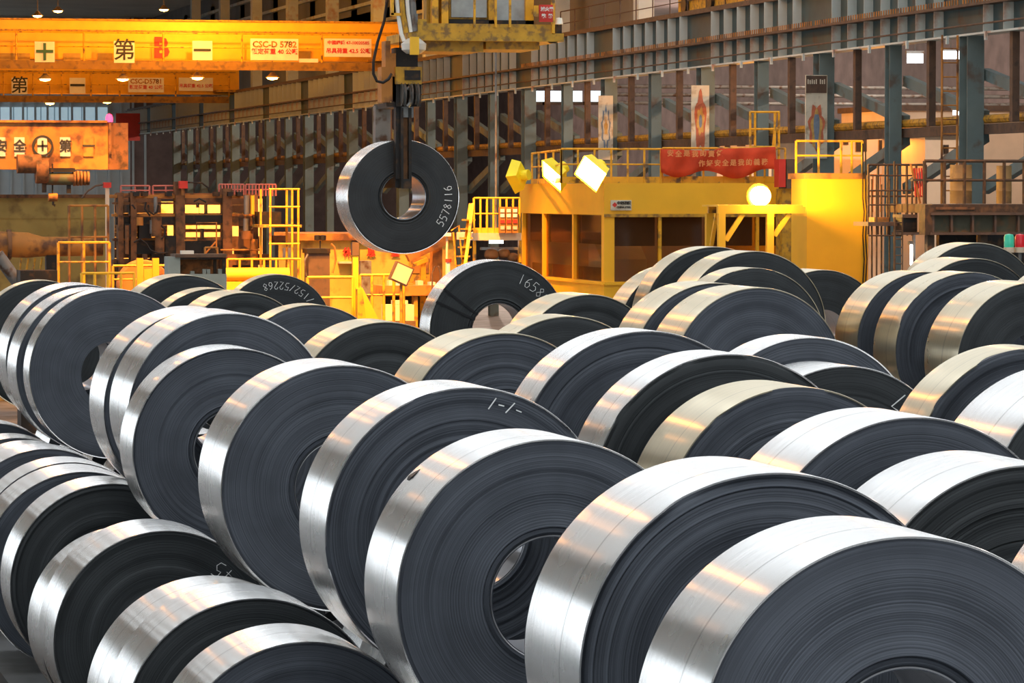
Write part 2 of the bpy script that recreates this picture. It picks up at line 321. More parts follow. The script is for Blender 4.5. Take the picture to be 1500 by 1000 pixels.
B2_, D_ = BAND2, FACE2
COILS = {
 # row lying on the second tier nearest the camera
 'A1': (5.20, 51.62, -2.10, .90, .52, .004, B2_, D_, 'coil at the left edge behind the group of three close-set coils, under the rusty pipe'),
 'A2': (5.20, 46.66, -2.09, .95, 1.30, .004, None, None, 'rearmost of the three close-set coils at the upper left'),
 'A3': (5.20, 44.98, -2.14, .985, 1.11, .004, None, None, 'middle of the three close-set coils at the upper left, showing a crescent of face'),
 'A4': (5.20, 43.38, -2.10, .985, .67, .004, None, None, 'narrow coil with broad blue-grey face and open bore, front of the three at upper left'),
 'B1': (5.20, 36.16, -2.10, .97, 1.21, .004, None, None, 'rear coil of the touching pair right of the broad blue-grey coil face at upper left'),
 'B2': (5.20, 34.42, -2.06, .95, 1.43, .004, None, None, 'front coil of the touching pair right of the broad blue-grey coil face, smooth dark face'),
 'C':  (5.05, 33.20, -2.30, .914, .90, .008, None, None, 'coil with finely ringed blue-grey face and half-hidden bore, behind the centre-lined coil'),
 'D':  (5.20, 28.57, -2.29, .96, 1.22, .006, None, None, 'large coil with a dark centre line on its band and half-covered bore'),
 'E':  (5.20, 23.97, -2.23, .96, 1.00, .012, None, None, 'coil with orange streaks on its band and a chalk scrawl near its face top'),
 'F':  (5.20, 21.64, -2.41, .95, 1.01, .008, None, None, 'large foreground coil with a shiny open bore and a nick in its band'),
 'G':  (5.20, 17.12, -2.29, .96, 1.13, .022, None, None, 'foreground coil with deeply stepped face rings, just behind the nearest coil'),
 'H':  (5.20, 15.17, -2.39, .93, 1.04, .009, None, None, 'nearest and largest-looking coil, filling the lower right corner'),
 # floor row on the left
 'L0': (4.17, 47.5, -3.85, .95, .9, .004, None, None, 'highest thin pale arc of the floor row at the left edge'),
 'L1': (4.17, 44.6, -3.85, .95, .9, .004, None, None, 'second thin pale arc of the floor row at the left edge, counted from the top'),
 'L2': (4.17, 42.5, -3.80, .95, .9, .004, None, None, 'third thin pale arc of the floor row at the left edge, counted from the top'),
 'L3': (4.17, 41.0, -3.77, .98, .89, .004, None, None, 'floor-row coil at the left edge just behind the double-width pale band'),
 'L4': (4.17, 38.62, -3.76, .99, .88, .004, None, None, 'rear half of the double-width pale band in the floor row at left'),
 'L5': (4.17, 37.42, -3.78, 1.0, 1.12, .006, None, None, 'front half of the double-width pale band in the floor row at left'),
 'L6': (4.17, 35.05, -3.67, .95, .98, .010, None, D_, 'floor-row coil with dark purplish face cut by one deep ring, at the left edge'),
 'L7': (4.17, 33.0, -3.92, .87, 1.2, .006, None, None, 'smaller floor-row coil squeezed behind the coil with chalk scribble at lower left'),
 'L8': (4.17, 31.28, -3.77, .94, 1.16, .012, None, D_, 'floor-row coil with chalk scribble on a ringed dark face at lower left'),
 'L9': (4.17, 27.69, -3.91, .95, 1.09, .005, None, None, 'rear coil of the touching pair in the floor row at the bottom left'),
 'L10': (4.17, 26.45, -3.84, .95, 1.08, .008, None, D_, 'front coil of the touching pair in the floor row at the bottom left'),
 'L11': (4.17, 24.31, -3.84, .89, 1.07, .010, None, None, 'floor-row coil with one bright orange streak on its band at the bottom edge'),
 'L12': (4.10, 21.30, -3.97, .83, 1.1, .008, None, None, 'floor-row coil whose rim barely rises above the bottom edge, under the open-bore coil'),
 # second tier, next row to the right
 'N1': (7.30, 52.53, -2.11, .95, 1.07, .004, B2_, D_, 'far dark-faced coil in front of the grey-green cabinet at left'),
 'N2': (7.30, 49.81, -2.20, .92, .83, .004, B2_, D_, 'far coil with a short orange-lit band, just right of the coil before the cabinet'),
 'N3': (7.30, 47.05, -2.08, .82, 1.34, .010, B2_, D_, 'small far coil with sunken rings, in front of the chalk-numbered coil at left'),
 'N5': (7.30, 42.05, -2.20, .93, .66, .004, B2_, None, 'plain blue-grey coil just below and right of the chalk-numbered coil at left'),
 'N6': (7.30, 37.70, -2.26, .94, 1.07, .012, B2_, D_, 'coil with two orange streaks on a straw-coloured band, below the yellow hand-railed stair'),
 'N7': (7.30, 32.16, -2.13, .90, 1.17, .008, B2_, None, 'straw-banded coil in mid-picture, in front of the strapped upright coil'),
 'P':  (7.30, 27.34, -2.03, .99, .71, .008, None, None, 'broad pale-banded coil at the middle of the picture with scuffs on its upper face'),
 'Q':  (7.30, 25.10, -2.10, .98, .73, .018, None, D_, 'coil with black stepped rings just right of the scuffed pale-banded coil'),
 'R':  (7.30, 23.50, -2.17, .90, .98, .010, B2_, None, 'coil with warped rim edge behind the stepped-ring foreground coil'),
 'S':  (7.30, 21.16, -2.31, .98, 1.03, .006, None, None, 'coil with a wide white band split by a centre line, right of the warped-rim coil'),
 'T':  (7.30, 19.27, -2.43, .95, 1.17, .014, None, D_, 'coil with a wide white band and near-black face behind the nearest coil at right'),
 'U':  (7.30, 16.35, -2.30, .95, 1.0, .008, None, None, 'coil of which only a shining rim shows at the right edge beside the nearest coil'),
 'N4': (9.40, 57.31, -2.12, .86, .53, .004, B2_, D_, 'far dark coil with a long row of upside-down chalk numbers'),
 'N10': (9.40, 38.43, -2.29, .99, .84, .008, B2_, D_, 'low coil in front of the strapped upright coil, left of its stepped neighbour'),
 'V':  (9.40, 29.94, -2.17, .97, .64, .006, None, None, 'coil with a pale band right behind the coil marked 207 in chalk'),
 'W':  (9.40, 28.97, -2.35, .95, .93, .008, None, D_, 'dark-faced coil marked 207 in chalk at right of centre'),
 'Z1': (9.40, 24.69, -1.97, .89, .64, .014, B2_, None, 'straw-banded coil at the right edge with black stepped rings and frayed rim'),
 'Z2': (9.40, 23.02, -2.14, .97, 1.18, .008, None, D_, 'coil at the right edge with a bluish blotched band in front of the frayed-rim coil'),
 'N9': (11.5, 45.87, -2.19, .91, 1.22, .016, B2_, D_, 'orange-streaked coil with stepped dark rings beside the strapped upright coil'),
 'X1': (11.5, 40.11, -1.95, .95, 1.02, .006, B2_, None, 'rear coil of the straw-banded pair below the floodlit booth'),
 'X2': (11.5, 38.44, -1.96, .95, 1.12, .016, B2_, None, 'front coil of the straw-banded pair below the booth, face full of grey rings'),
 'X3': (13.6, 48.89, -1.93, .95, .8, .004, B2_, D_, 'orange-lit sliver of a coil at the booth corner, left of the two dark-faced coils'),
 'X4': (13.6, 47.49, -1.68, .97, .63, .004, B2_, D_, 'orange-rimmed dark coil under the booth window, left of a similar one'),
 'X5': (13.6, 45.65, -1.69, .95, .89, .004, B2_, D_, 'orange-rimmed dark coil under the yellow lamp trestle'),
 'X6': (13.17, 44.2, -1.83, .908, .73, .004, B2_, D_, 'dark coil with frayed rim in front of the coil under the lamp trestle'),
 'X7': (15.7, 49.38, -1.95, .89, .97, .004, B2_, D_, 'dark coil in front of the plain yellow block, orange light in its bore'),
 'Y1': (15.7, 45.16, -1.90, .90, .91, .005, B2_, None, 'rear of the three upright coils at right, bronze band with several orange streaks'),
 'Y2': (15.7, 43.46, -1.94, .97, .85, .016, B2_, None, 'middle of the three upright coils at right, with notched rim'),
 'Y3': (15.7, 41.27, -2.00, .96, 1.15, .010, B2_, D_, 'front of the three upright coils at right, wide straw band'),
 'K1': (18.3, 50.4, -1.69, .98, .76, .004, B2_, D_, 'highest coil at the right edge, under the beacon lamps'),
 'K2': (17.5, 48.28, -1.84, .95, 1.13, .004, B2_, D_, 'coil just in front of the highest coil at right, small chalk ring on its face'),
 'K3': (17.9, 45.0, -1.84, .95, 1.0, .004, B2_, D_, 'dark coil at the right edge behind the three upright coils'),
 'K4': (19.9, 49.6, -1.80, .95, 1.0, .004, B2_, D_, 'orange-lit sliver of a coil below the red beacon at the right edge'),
}
KC = {}
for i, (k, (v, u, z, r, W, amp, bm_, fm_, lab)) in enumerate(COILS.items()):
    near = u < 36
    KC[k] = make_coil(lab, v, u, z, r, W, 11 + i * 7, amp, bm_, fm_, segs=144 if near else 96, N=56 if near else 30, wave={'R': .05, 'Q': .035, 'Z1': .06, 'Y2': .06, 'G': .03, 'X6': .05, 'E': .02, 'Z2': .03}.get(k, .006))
def ck(k, txt, rad, a0, size, inward=False, w=.010):
    v, u, z, r = COILS[k][:4]; return chalk(KC[k], v, u, z, r, txt, rad, a0, size, inward, w)
ck('W', '4207', .84, 32, .14, True, .010)
ck('N4', '/152/52268', .80, 42, .11, True, .008)
ck('L8', 'N045', .80, 30, .13, True, .006)
ck('E', '/-/-', .90, 80, .08, False, .008)
ck('K2', '0', .88, 45, .10, False, .014); ck('K1', '0', .88, 30, .09, False, .012)
ck('N6', '0', .86, 40, .10, False, .014)
# the strapped upright coil with its number
lab = 'upright dark coil with open bore, two strap marks and the number 16580 in chalk'
KC['N8'] = make_coil(lab, 11.5, 51.06, -1.93, .99, .70, 977, .006, None, FACE2, segs=120, N=44)
chalk(KC['N8'], 11.5, 51.06, -1.93, .99, '16580', .80, 66, .14, False, .007)
for da in (0, 12):
    a = math.radians(143 + da); mb = MB(); c0 = (11.5, -1.93 + CAMZ)
    P = [(c0[0] + math.cos(a)*q, 51.06 - .016, c0[1] + math.sin(a)*q) for q in (.99*.385, .985)]
    mb.bar(P[0], P[1], .032, .004, up=(0,1,0)); mb.build('strap', STRAP, KC['N8'])
# floor tier that carries the upper rows, seen only in the gaps
LOW = None; spans = {}
FL = 'steel coil of the floor tier, almost wholly hidden under the upper coils'
def floor_coil(x, y, rf):
    global LOW
    rf = min(max(rf, .8), 1.048)
    if LOW is None:
        LOW = make_coil(FL, x, y, -CAMZ + 1.0, 1.0, 1.0, 5, .006, None, FACE2, segs=48, N=8, group='hidden floor tier coils'); LOW.scale = (rf, 1, rf); return
    o = LOW.copy(); COL.objects.link(o); o.location = (x, y + .5, 0); o.scale = (rf, 1, rf); WL[o.name] = (x, y + .5, 0)
    for ch in LOW.children:
        c = ch.copy(); COL.objects.link(c); c.parent = o
TIER = [(v, u, z, r, W) for v, u, z, r, W, *_ in COILS.values() if v > 4.5] + [(11.5, 51.06, -1.93, .99, .7)]
def need(x, y):
    """largest radius a floor coil at (x, y..y+1) can have without biting into the coils it carries"""
    best = 1.048
    for v, u, z, r, W in TIER:
        q = abs(v - x)
        if q < 1.5 and u < y + 1.0 and u + W > y:
            h = z + CAMZ; best = min(best, (q*q + h*h - r*r) / (2 * (h + r)) - .003)
    return best
for v, u, z, r, W in TIER:
    for side in (-1, 1):
        x = round((v - 5.2) / 2.1) * 2.1 + 5.2 + side * 1.05
        if x < 5: continue
        S = spans.setdefault(round(x, 2), []); y = u + W / 2 - .5
        if all(abs(y - s_) > 1.03 for s_ in S): S.append(y); floor_coil(x, y, need(x, y))
# the nick in the band of the open-bore coil
v, u, z, r, W = COILS['F'][:5]; vs = []
for k_, (th, y0, y1, h) in enumerate(((131, .86, .87, .001), (133, .84, .90, .006), (135.5, .83, .93, .010), (137, .86, .92, .003))):
    a = math.radians(th)
    for rr in (r + .001, r + h): vs += [(v + rr * math.cos(a), u + y0 * W, z + CAMZ + rr * math.sin(a)), (v + rr * math.cos(a), u + y1 * W, z + CAMZ + rr * math.sin(a))]
fs = [(0, 1, 3, 2), (12, 14, 15, 13)]
for k_ in range(3): b = 4 * k_; fs += [(b, b+4, b+5, b+1), (b+2, b+3, b+7, b+6), (b, b+2, b+6, b+4), (b+1, b+5, b+7, b+3)]
MB().add(vs, fs).build('nick', STRAP, KC['F'])
BOARD_T = mat('pale_timber', (.5, .46, .38), .8, vary=.3, vscale=4)
# dark strip painting in the floor's shade, and timber, beside the floor row
o = MB().box(.6, 3.35, 18, 60, 0, .02).build('shade_strip', DARK); tag(o, 'black strip standing in for shade on the floor beside the lower left row', 'floor shade')
o = MB().bar((2.95, 41.4, .12), (3.15, 36.6, .12), .16, .18).build('timber_skid', BOARD_T); tag(o, 'pale timber skid on the floor at the lower left corner', 'timber')
# ---------------------------------------------------------------- the hall
HX0, HX1, HY0, HY1, HZ = -14.0, 32.0, -40.0, 262.0, 17.0
mb = MB(); mb.box(HX0 - 1, 62, HY0, HY1, -.4, 0); struct(mb.build('floor', CONC))
SIDING = mat('pale_blue_siding', (.40, .50, .55), .7, vary=.2, vscale=.4)
SIDED = mat('dull_grey_siding', (.20, .21, .21), .75, vary=.25, vscale=.4)
ROOFM = mat('pale_roof_sheeting', (.62, .58, .50), .75, vary=.15, vscale=.3)
WALLD = mat('dark_brick_wall', (.16, .12, .115), .8, vary=.3, vscale=1.2)
# left wall with a long band of open loading bays
mb = MB(); y = HY0
mb.box(HX0 - .4, HX0, HY0, HY1, 9.0, HZ); mb.box(HX0 - .4, HX0, HY0, HY1, 0, 2.2)
while y < 126: mb.box(HX0 - .4, HX0, y, y + 2.5, 2.2, 9.0); y += 12
mb.box(HX0 - .4, HX0, y, HY1, 2.2, 9.0)
struct(mb.build('wall_left', SIDING))
# roof with skylight slots running along the hall
mb = MB(); xs = [(HX0, -12)] + [(-11.2 + 2.8 * i, -9.2 + 2.8 * i) for i in range(5)] + [(4.6 + 2.6 * i, 5.8 + 2.6 * i) for i in range(11)] + [(33.2, 34.5)]
for a, b in xs: mb.box(a, b, HY0, 126 if b < 4 or b > 20 else 80, HZ, HZ + .3)
mb.box(4.6, 18.8, 80, 126, HZ, HZ + .3); mb.box(HX0, 34.5, 126, 236, HZ, HZ + .3); mb.box(20, 34.5, 236, HY1, HZ, HZ + .3)
for i in range(6): mb.box(HX0 + 5.6 * i, HX0 + 5.6 * i + 3, 236, HY1, HZ, HZ + .3)
struct(mb.build('ceiling', ROOFM))
mb = MB(); mb.box(HX0, 32.6, HY1, HY1 + .4, 0, HZ); WF = struct(mb.build('wall_far', SIDING))
r0 = MB().box(-.08, .08, -.12, 0, 0, HZ).build('rib', SIDING, WF); r0.location = (22.6, HY1, 0)
for i in range(1, 14): inst(r0, WF, (22.6 + i * .85, HY1, 0))
# upper right wall above the runway, aisle wall and aisle roof beyond it
mb = MB(); mb.box(34.2, 34.5, HY0, HY1, 12.9, 13.6); mb.box(34.2, 34.5, HY0, HY1, 16.4, HZ); mb.box(34.2, 34.5, 130, HY1, 10.4, 16.4); y = HY0
while y < HY1: mb.box(34.2, 34.5, y, y + 1.6, 13.6, 16.4); y += 6.05
WR = struct(mb.build('wall_right', SIDED))
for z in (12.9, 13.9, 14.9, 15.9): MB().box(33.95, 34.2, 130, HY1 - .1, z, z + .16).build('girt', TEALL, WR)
mb = MB(); mb.box(56, 56.4, HY0, HY1, 0, 12.6); struct(mb.build('wall_aisle', WALLD))
mb = MB(); mb.box(32.6, 56, HY1, HY1 + .4, 0, HZ); struct(mb.build('wall_aisle_end', WALLD))
mb = MB(); mb.box(34.5, 56.4, HY0, HY1, 12.6, 12.9); struct(mb.build('ceiling_aisle', WALLD))

# ---------------------------------------------------------------- crane runway on the right
RX = 32.0; BAY = 12.1; Y0 = 88.6
ZB, ZM, ZT = 8.68, 9.44, 10.41
ORD = ['nearest', 'second', 'third', 'fourth', 'fifth', 'sixth', 'seventh', 'eighth', 'ninth', 'tenth', 'eleventh', 'twelfth', 'thirteenth', 'fourteenth', 'fifteenth']
stiff0 = None
def girder_bay(k):
    global stiff0
    y0 = Y0 + (k - 1) * BAY; y1 = y0 + BAY
    t = thing('runway_girder', f'{ORD[k]} span of the teal crane runway girder, counted from the right edge', 'girder', (RX, y0, ZB), 'spans of the crane runway girder')
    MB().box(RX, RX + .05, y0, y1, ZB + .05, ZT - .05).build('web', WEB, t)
    MB().box(RX - .22, RX + .25, y0, y1, ZT - .05, ZT).build('top_flange', BROWN, t)
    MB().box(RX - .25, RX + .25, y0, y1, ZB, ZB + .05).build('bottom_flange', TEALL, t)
    MB().box(RX - .10, RX + .0, y0, y1, ZT, ZT + .12).build('crane_rail', BROWN, t)
    MB().box(RX - .34, RX - .001, y0 + .01, y1 - .01, ZM - .05, ZM + .02).build('walkway', BROWN, t)
    MB().tube([(RX - .27, y0 + .01, ZB + .25), (RX - .27, y1 - .01, ZB + .25)], .025, 5).build('cable', BROWN, t)
    for i in range(7):
        yy = y0 + 2.1 + i * (BAY - 3.2) / 6.3
        c = (RX - .1, yy, (ZB + ZT) / 2)
        if stiff0 is None:
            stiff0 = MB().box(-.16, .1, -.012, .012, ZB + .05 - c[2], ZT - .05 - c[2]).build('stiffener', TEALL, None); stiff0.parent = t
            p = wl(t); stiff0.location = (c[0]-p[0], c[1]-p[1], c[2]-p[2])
        else: inst(stiff0, t, c)
    for i in range(4):
        yy = y0 + 1 + i * 3.1
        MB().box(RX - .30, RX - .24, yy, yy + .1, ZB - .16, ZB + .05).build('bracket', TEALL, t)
    if k < 5:
        mb = MB(); n = 60
        for i in range(n):
            yy = y0 + .1 + i * (BAY - .2) / n; mb.box(RX - .34, RX - .32, yy, yy + .05, ZM + .02, ZM + .15)
        mb.build('grating_teeth', RUSTO, t, kind='stuff')
for k in range(15): girder_bay(k)

def column(y, label, wide, group):
    t = thing('column', label, 'column', (RX, y, 0), group)
    wx, wy = (.22, .3) if wide else (.17, .2)
    MB().box(RX - wx, RX + wx, y - wy, y - wy + .03, 0, ZB).build('front_flange', TEAL, t)
    MB().box(RX - wx, RX + wx, y + wy - .03, y + wy, 0, ZB).build('rear_flange', TEAL, t)
    MB().box(RX - .02, RX + .02, y - wy + .03, y + wy - .03, 0, ZB).build('web', TEAL, t)
    return t
for k in range(0, 13):
    y = Y0 + k * BAY
    n = ORD[k]
    column(y, f'{n} broad teal column under the runway girder, counted from the right edge', True, 'broad columns of the runway')
    ym = y - BAY / 2
    if k: column(ym, f'slim teal column midway in the {n} bay of the runway from the right', False, 'slim columns of the runway')
    # brace set of this bay
    t = thing('bay_bracing', f'steel strut and diagonal braces in the {n} bay of the runway from the right', 'bracing', (RX + .3, y - BAY / 2, 5), 'bracing of the runway bays')
    MB().box(RX + .24, RX + .5, y - BAY, y, 6.25, 6.5).build('strut', BROWN, t)
    MB().tube([(RX + .3, y - BAY, 6.62), (RX + .3, y, 6.62)], .11, 8).build('pipe', YELD, t, True)
    for a, b in (((y, 7.75), (ym, 6.7)), ((ym, 7.75), (y - BAY, 6.7)), ((ym, 6.2), (y, 4.9)), ((y - BAY, 6.2), (ym, 4.9))):
        MB().bar((RX + .37, a[0], a[1]), (RX + .37, b[0], b[1]), .2, .28).build('diagonal', TEAL, t)
    for q in (.25, .75):
        MB().box(RX - .09, RX + .09, y - BAY * q - .1, y - BAY * q + .1, 6.5, ZB).build('hanger', BROWN, t)
    # upper column carrying the roof
    t = thing('roof_column', f'pale teal roof column above the {n} runway column from the right edge', 'column', (RX + 1.2, y, ZT), 'roof columns above the runway')
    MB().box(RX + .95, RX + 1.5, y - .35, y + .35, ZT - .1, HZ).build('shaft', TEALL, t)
    MB().box(RX + .9, RX + 1.55, y - .4, y + .4, ZT, ZT + .15).build('base_plate', TEAL, t)
# railing on top of the runway, near half
def railing(name, label, cat, pts, h, n, m, mid=True, r=.022, toe=0.0, group=None, ground=False):
    """pts: list of (x,y,z) foot points of straight runs; n posts per run"""
    t = thing(name, label, cat, pts[0], group)
    P = [Vector(p) for p in pts]
    up = Vector((0, 0, h))
    seen = []
    for a, b in zip(P, P[1:]):
        for i in range(n + 1):
            q = a.lerp(b, i / n)
            if any((q - s).length < .02 for s in seen): continue
            seen.append(q); MB().tube([Vector((q.x, q.y, 0)) if ground else q, q + up], r, 6).build('post', m, t)
        MB().tube([a + up, b + up], r, 6).build('top_rail', m, t)
        if mid: MB().tube([a + up * .55, b + up * .55], r * .8, 6).build('mid_rail', m, t)
        if toe: MB().bar(a + Vector((0,0,toe/2)), b + Vector((0,0,toe/2)), .012, toe).build('toe_board', m, t)
    return t
railing('railing', 'brown handrail on top of the runway girder beside the crane cab', 'railing', [(RX + .5, 108, ZT), (RX + .5, 134, ZT)], 1.0, 12, BROWN)
railing('railing', 'short brown handrail on top of the runway girder at upper right', 'railing', [(RX + .5, 92, ZT), (RX + .5, 106, ZT)], 1.0, 6, BROWN)
# dark bridge crane parked above the runway at the right
t = thing('parked_crane', 'dark brown crane end carriage parked on the runway at the top edge', 'crane', (RX + .6, 104, ZT))
MB().box(RX + .55, RX + .9, 100, 118, ZT + .15, ZT + 1.1).build('end_carriage', YELD, t)
for yy in (101, 104, 114, 117): MB().lathe([(.001,-.06),(.3,-.06),(.3,.06),(.001,.06)], (RX + .5, yy, ZT + .42), 'x', 16).build('wheel', DARK, t, True)
MB().box(RX + .9, RX + 1.0, 103, 112, ZT + 1.1, ZT + 2.4).build('cabinet', YELD, t)

# things in the side aisle beyond the columns
def rb(mb, x0, x1, y0, y1, Y, d):
    a = at(x0, y1, Y); b = at(x1, y0, Y); return mb.box(a.x, b.x, Y, Y + d, a.z, b.z)
CREAM = mat('cream_rendered_wall', (.72, .56, .40), .8, vary=.15, vscale=1)
FLUO = mat('fluorescent_tube', (.9, .95, 1), .5, vary=0, emit=(.85, .95, 1), estr=9)
WINL = mat('daylit_window_pane', (.6, .75, .8), .3, vary=0, emit=(.75, .9, 1), estr=1.1)
def office(name, label, x0, x1, y0, y1, Y, d, wins):
    a = at(x0, y1, Y); b = at(x1, y0, Y)
    t = thing(name, label, 'building', ((a.x + b.x) / 2, Y, 0))
    MB().box(a.x, b.x, Y, Y + d, 0, b.z).build('wall', CREAM, t)
    MB().box(a.x - .15, b.x + .15, Y - .25, Y + d, b.z, b.z + .18).build('roof_slab', BROWN, t)
    for (p, q, r_, s) in wins:
        f = rb(MB(), p, q, r_, s, Y - .05, .06).build('window', BROWN, t); rb(MB(), p + 1, q - 1, r_ + 1, s - 1, Y - .07, .03).build('pane', GLASSD, f)
    return t
office('site_office', 'orange-lit cream office block seen between the columns at right', 1212, 1352, 192, 258, 112, 6, [(1236, 1243, 201, 212), (1254, 1270, 201, 222), (1288, 1303, 205, 226)])
office('site_office', 'low cream block behind the vertical painted boards, right of centre', 1050, 1160, 200, 240, 128, 6, [(1062, 1070, 207, 216), (1080, 1092, 206, 214)])
office('site_office', 'upper cream wall strip above the strut, between two right-hand columns', 1300, 1500, 163, 196, 120, 5, [])
office('site_office', 'grey cabin with lean-to roof seen right of the tall ladder', 1355, 1420, 195, 258, 106, 4, [(1383, 1390, 212, 225)])
railing('railing', 'orange picket railing in front of the cream office block at right', 'railing', [(at(1212, 258, 110).x, 110, 4.2), (at(1400, 258, 110).x, 110, 4.2)], 1.15, 34, RUSTO, r=.018)
for i, z in enumerate((8.05, 8.35, 8.65)):
    o = MB().tube([(34, 132, z), (55, 132, z)], .07, 8).build('steam_pipe', STEEL, None, True)
    tag(o, ['lowest', 'middle', 'topmost'][i] + ' of three grey pipes crossing behind the right-hand columns', 'pipe', 'three pipes in the side aisle')
def fixture(name, label, x0, x1, y0, y1, Y, m, cat='lamp'):
    a = at(x0, y1, Y); b = at(x1, y0, Y); t = thing(name, label, cat, ((a.x+b.x)/2, Y, b.z))
    MB().box(a.x - .05, b.x + .05, Y, Y + .12, b.z, b.z + .10).build('housing', STEEL, t)
    MB().box(a.x, b.x, Y - .02, Y + .1, a.z, b.z).build('tube', m, t)
    MB().tube([((a.x+b.x)/2, Y + .06, b.z + .1), ((a.x+b.x)/2, Y + .06, 12.6)], .02, 5).build('rod', STEEL, t)
    return t
fixture('fluorescent_light', 'bright fluorescent fixture left of the two under the girder at upper right', 1330, 1352, 79, 92, 116, FLUO)
fixture('fluorescent_light', 'bright fluorescent fixture right of the two under the girder at upper right', 1381, 1406, 75, 86, 116, FLUO)
fixture('fluorescent_light', 'small white light on the strut near the tall ladder at right', 1397, 1413, 162, 168, 118, FLUO)
light('aisle_light', (40, 112, 9.2), 260, (.85, .95, 1), .5)
for i, yy in enumerate((100, 125, 150, 175, 200, 222)):  # row of lamps added to brighten the dark side aisle
    p = Vector((44, yy, 11.4)); t = thing('added_aisle_lamp', 'added lamp brightening the side aisle behind the columns', 'lamp', p, 'added lamps in the side aisle')
    MB().lathe([(.06, .4), (.16, .3), (.34, 0), (.32, 0), (.1, .3)], p, 'z', 12).build('shade', STEEL, t, True)
    MB().tube([p + Vector((0, 0, .38)), (44, yy, 12.6)], .02, 5).build('rod', STEEL, t)
    MB().lathe([(.001, .02), (.1, .05), (.12, .14), (.001, .26)], p, 'z', 10).build('bulb', FLUO, t, True)
    light('added_aisle_light', p - Vector((0, 0, .15)), 4500, (1, .80, .66), .25)
for i, (a, b) in enumerate(((783, 796), (797, 824), (830, 853), (857, 888))):
    p = at(a, 149, 172); q = at(b, 133, 172)
    t = thing(f'window_{i+1}', '', '', (p.x, 172, p.z)); del t['label'], t['category']; t['kind'] = 'structure'
    MB().box(p.x, q.x, 172, 172.1, p.z, q.z).build('pane', WINL, t); MB().box(p.x - .1, q.x + .1, 171.9, 172.1, p.z - .15, p.z).build('sill', BROWN, t)
light('office_lamp_light', (at(1290, 200, 108).x, 108, 7.4), 800, SODIUM, .3)
light('office_lamp_light', (at(1100, 200, 122).x, 122, 7.6), 800, SODIUM, .3)
# tall ladder on the nearest broad column
t = thing('ladder', 'rusty vertical ladder fixed to the broad teal column at right', 'ladder', (31.3, 88, 0))
for x in (31.05, 31.45): MB().tube([(x, 88.1, 0), (x, 88.1, ZB)], .03, 6).build('stile', RUSTO, t)
for i in range(24): MB().tube([(31.05, 88.1, .3 + i * .35), (31.45, 88.1, .3 + i * .35)], .018, 5).build('rung', RUSTO, t)
# glowing panes added to brighten the far end wall
for i in range(8):
    p = at(i * 20 + 1, 178, HY1 - .1); q = at(i * 20 + 19, 157, HY1 - .1)
    MB().box(p.x, q.x, HY1 - .1, HY1 - .02, p.z, q.z).build('window_pane', mat('far_wall_glow', (.5, .65, .72), .4, vary=.2, vscale=.8, emit=(.55, .78, .9), estr=.38), WF)
# painted boards hung in front of columns
BOARD = mat('weathered_white_board', (.70, .66, .52), .7, dirt=(.30,.22,.12), dirt_amt=.25, vscale=1.5)
PRED = mat('faded_red_paint', (.55, .17, .09), .7, vary=.3, vscale=6); PBLUE = mat('faded_blue_paint', (.20, .27, .36), .7, vary=.3, vscale=6); PGOLD = mat('faded_gold_paint', (.62, .40, .12), .7, vary=.3, vscale=6)
def board(label, x0, x1, y0, y1, Y, motif):
    a = at(x0, y1, Y); b = at(x1, y0, Y); cx = (a.x + b.x) / 2; cz = (a.z + b.z) / 2; hw = (b.x - a.x) / 2; hh = (b.z - a.z) / 2
    t = thing('painted_board', label, 'sign', (cx, Y, a.z), 'tall painted boards')
    MB().box(a.x, b.x, Y, Y + .06, a.z, b.z).build('panel', BOARD, t)
    MB().box(cx - .04, cx + .04, Y + .06, Y + .12, a.z + .2, b.z - .2).build('mounting_batten', BROWN, t)
    for nm, m, sx, sz, dz, n in motif:
        pl = []
        for i in range(28):
            th = 2 * PI * i / 28; k = 1 + (.16 * math.sin(th * n) if n else 0)
            pl.append((cx + hw * sx * math.cos(th) * k, cz + hh * (dz + sz * math.sin(th) * k)))
        MB().prism(pl, Y - .012 - .004 * motif.index((nm, m, sx, sz, dz, n)), Y).build(nm, m, t)
    return t
board('narrow white painted board with a blue oval pattern above the floodlights', 877, 898, 140, 234, Y0 + 3*BAY - .43, [('painted_oval', PBLUE, .6, .62, 0, 9), ('painted_centre', BOARD, .42, .5, 0, 7), ('painted_eye', PGOLD, .25, .22, 0, 5)])
board('white painted board with a red flame oval, behind the red banner', 1013, 1039, 125, 222, Y0 + 2*BAY - .43, [('painted_oval', PRED, .62, .85, -.08, 5), ('painted_ring', PGOLD, .42, .4, -.08, 6), ('painted_eye', PBLUE, .18, .2, -.08, 0)])
board('large painted board with a flame figure and lettering on top, before the broad column', 1180, 1212, 110, 232, Y0 + BAY - .43, [('painted_flame', PRED, .72, .52, -.25, 7), ('painted_glow', PGOLD, .5, .44, -.3, 5), ('painted_figure', PBLUE, .26, .42, -.3, 3)])

t = [o for o in bpy.data.objects if o.name == 'painted_board.002'][0]; Yb = Y0 + BAY - .43
rb(MB(), 1181, 1211, 111, 136, Yb - .015, .015).build('header_plate', BROWN, t)
for i in range(9):
    if i not in (5,): rb(MB(), 1183 + i * 3, 1184.6 + i * 3, 116 + (i % 2), 123, Yb - .02, .005).build('header_stroke', BOARD, t)
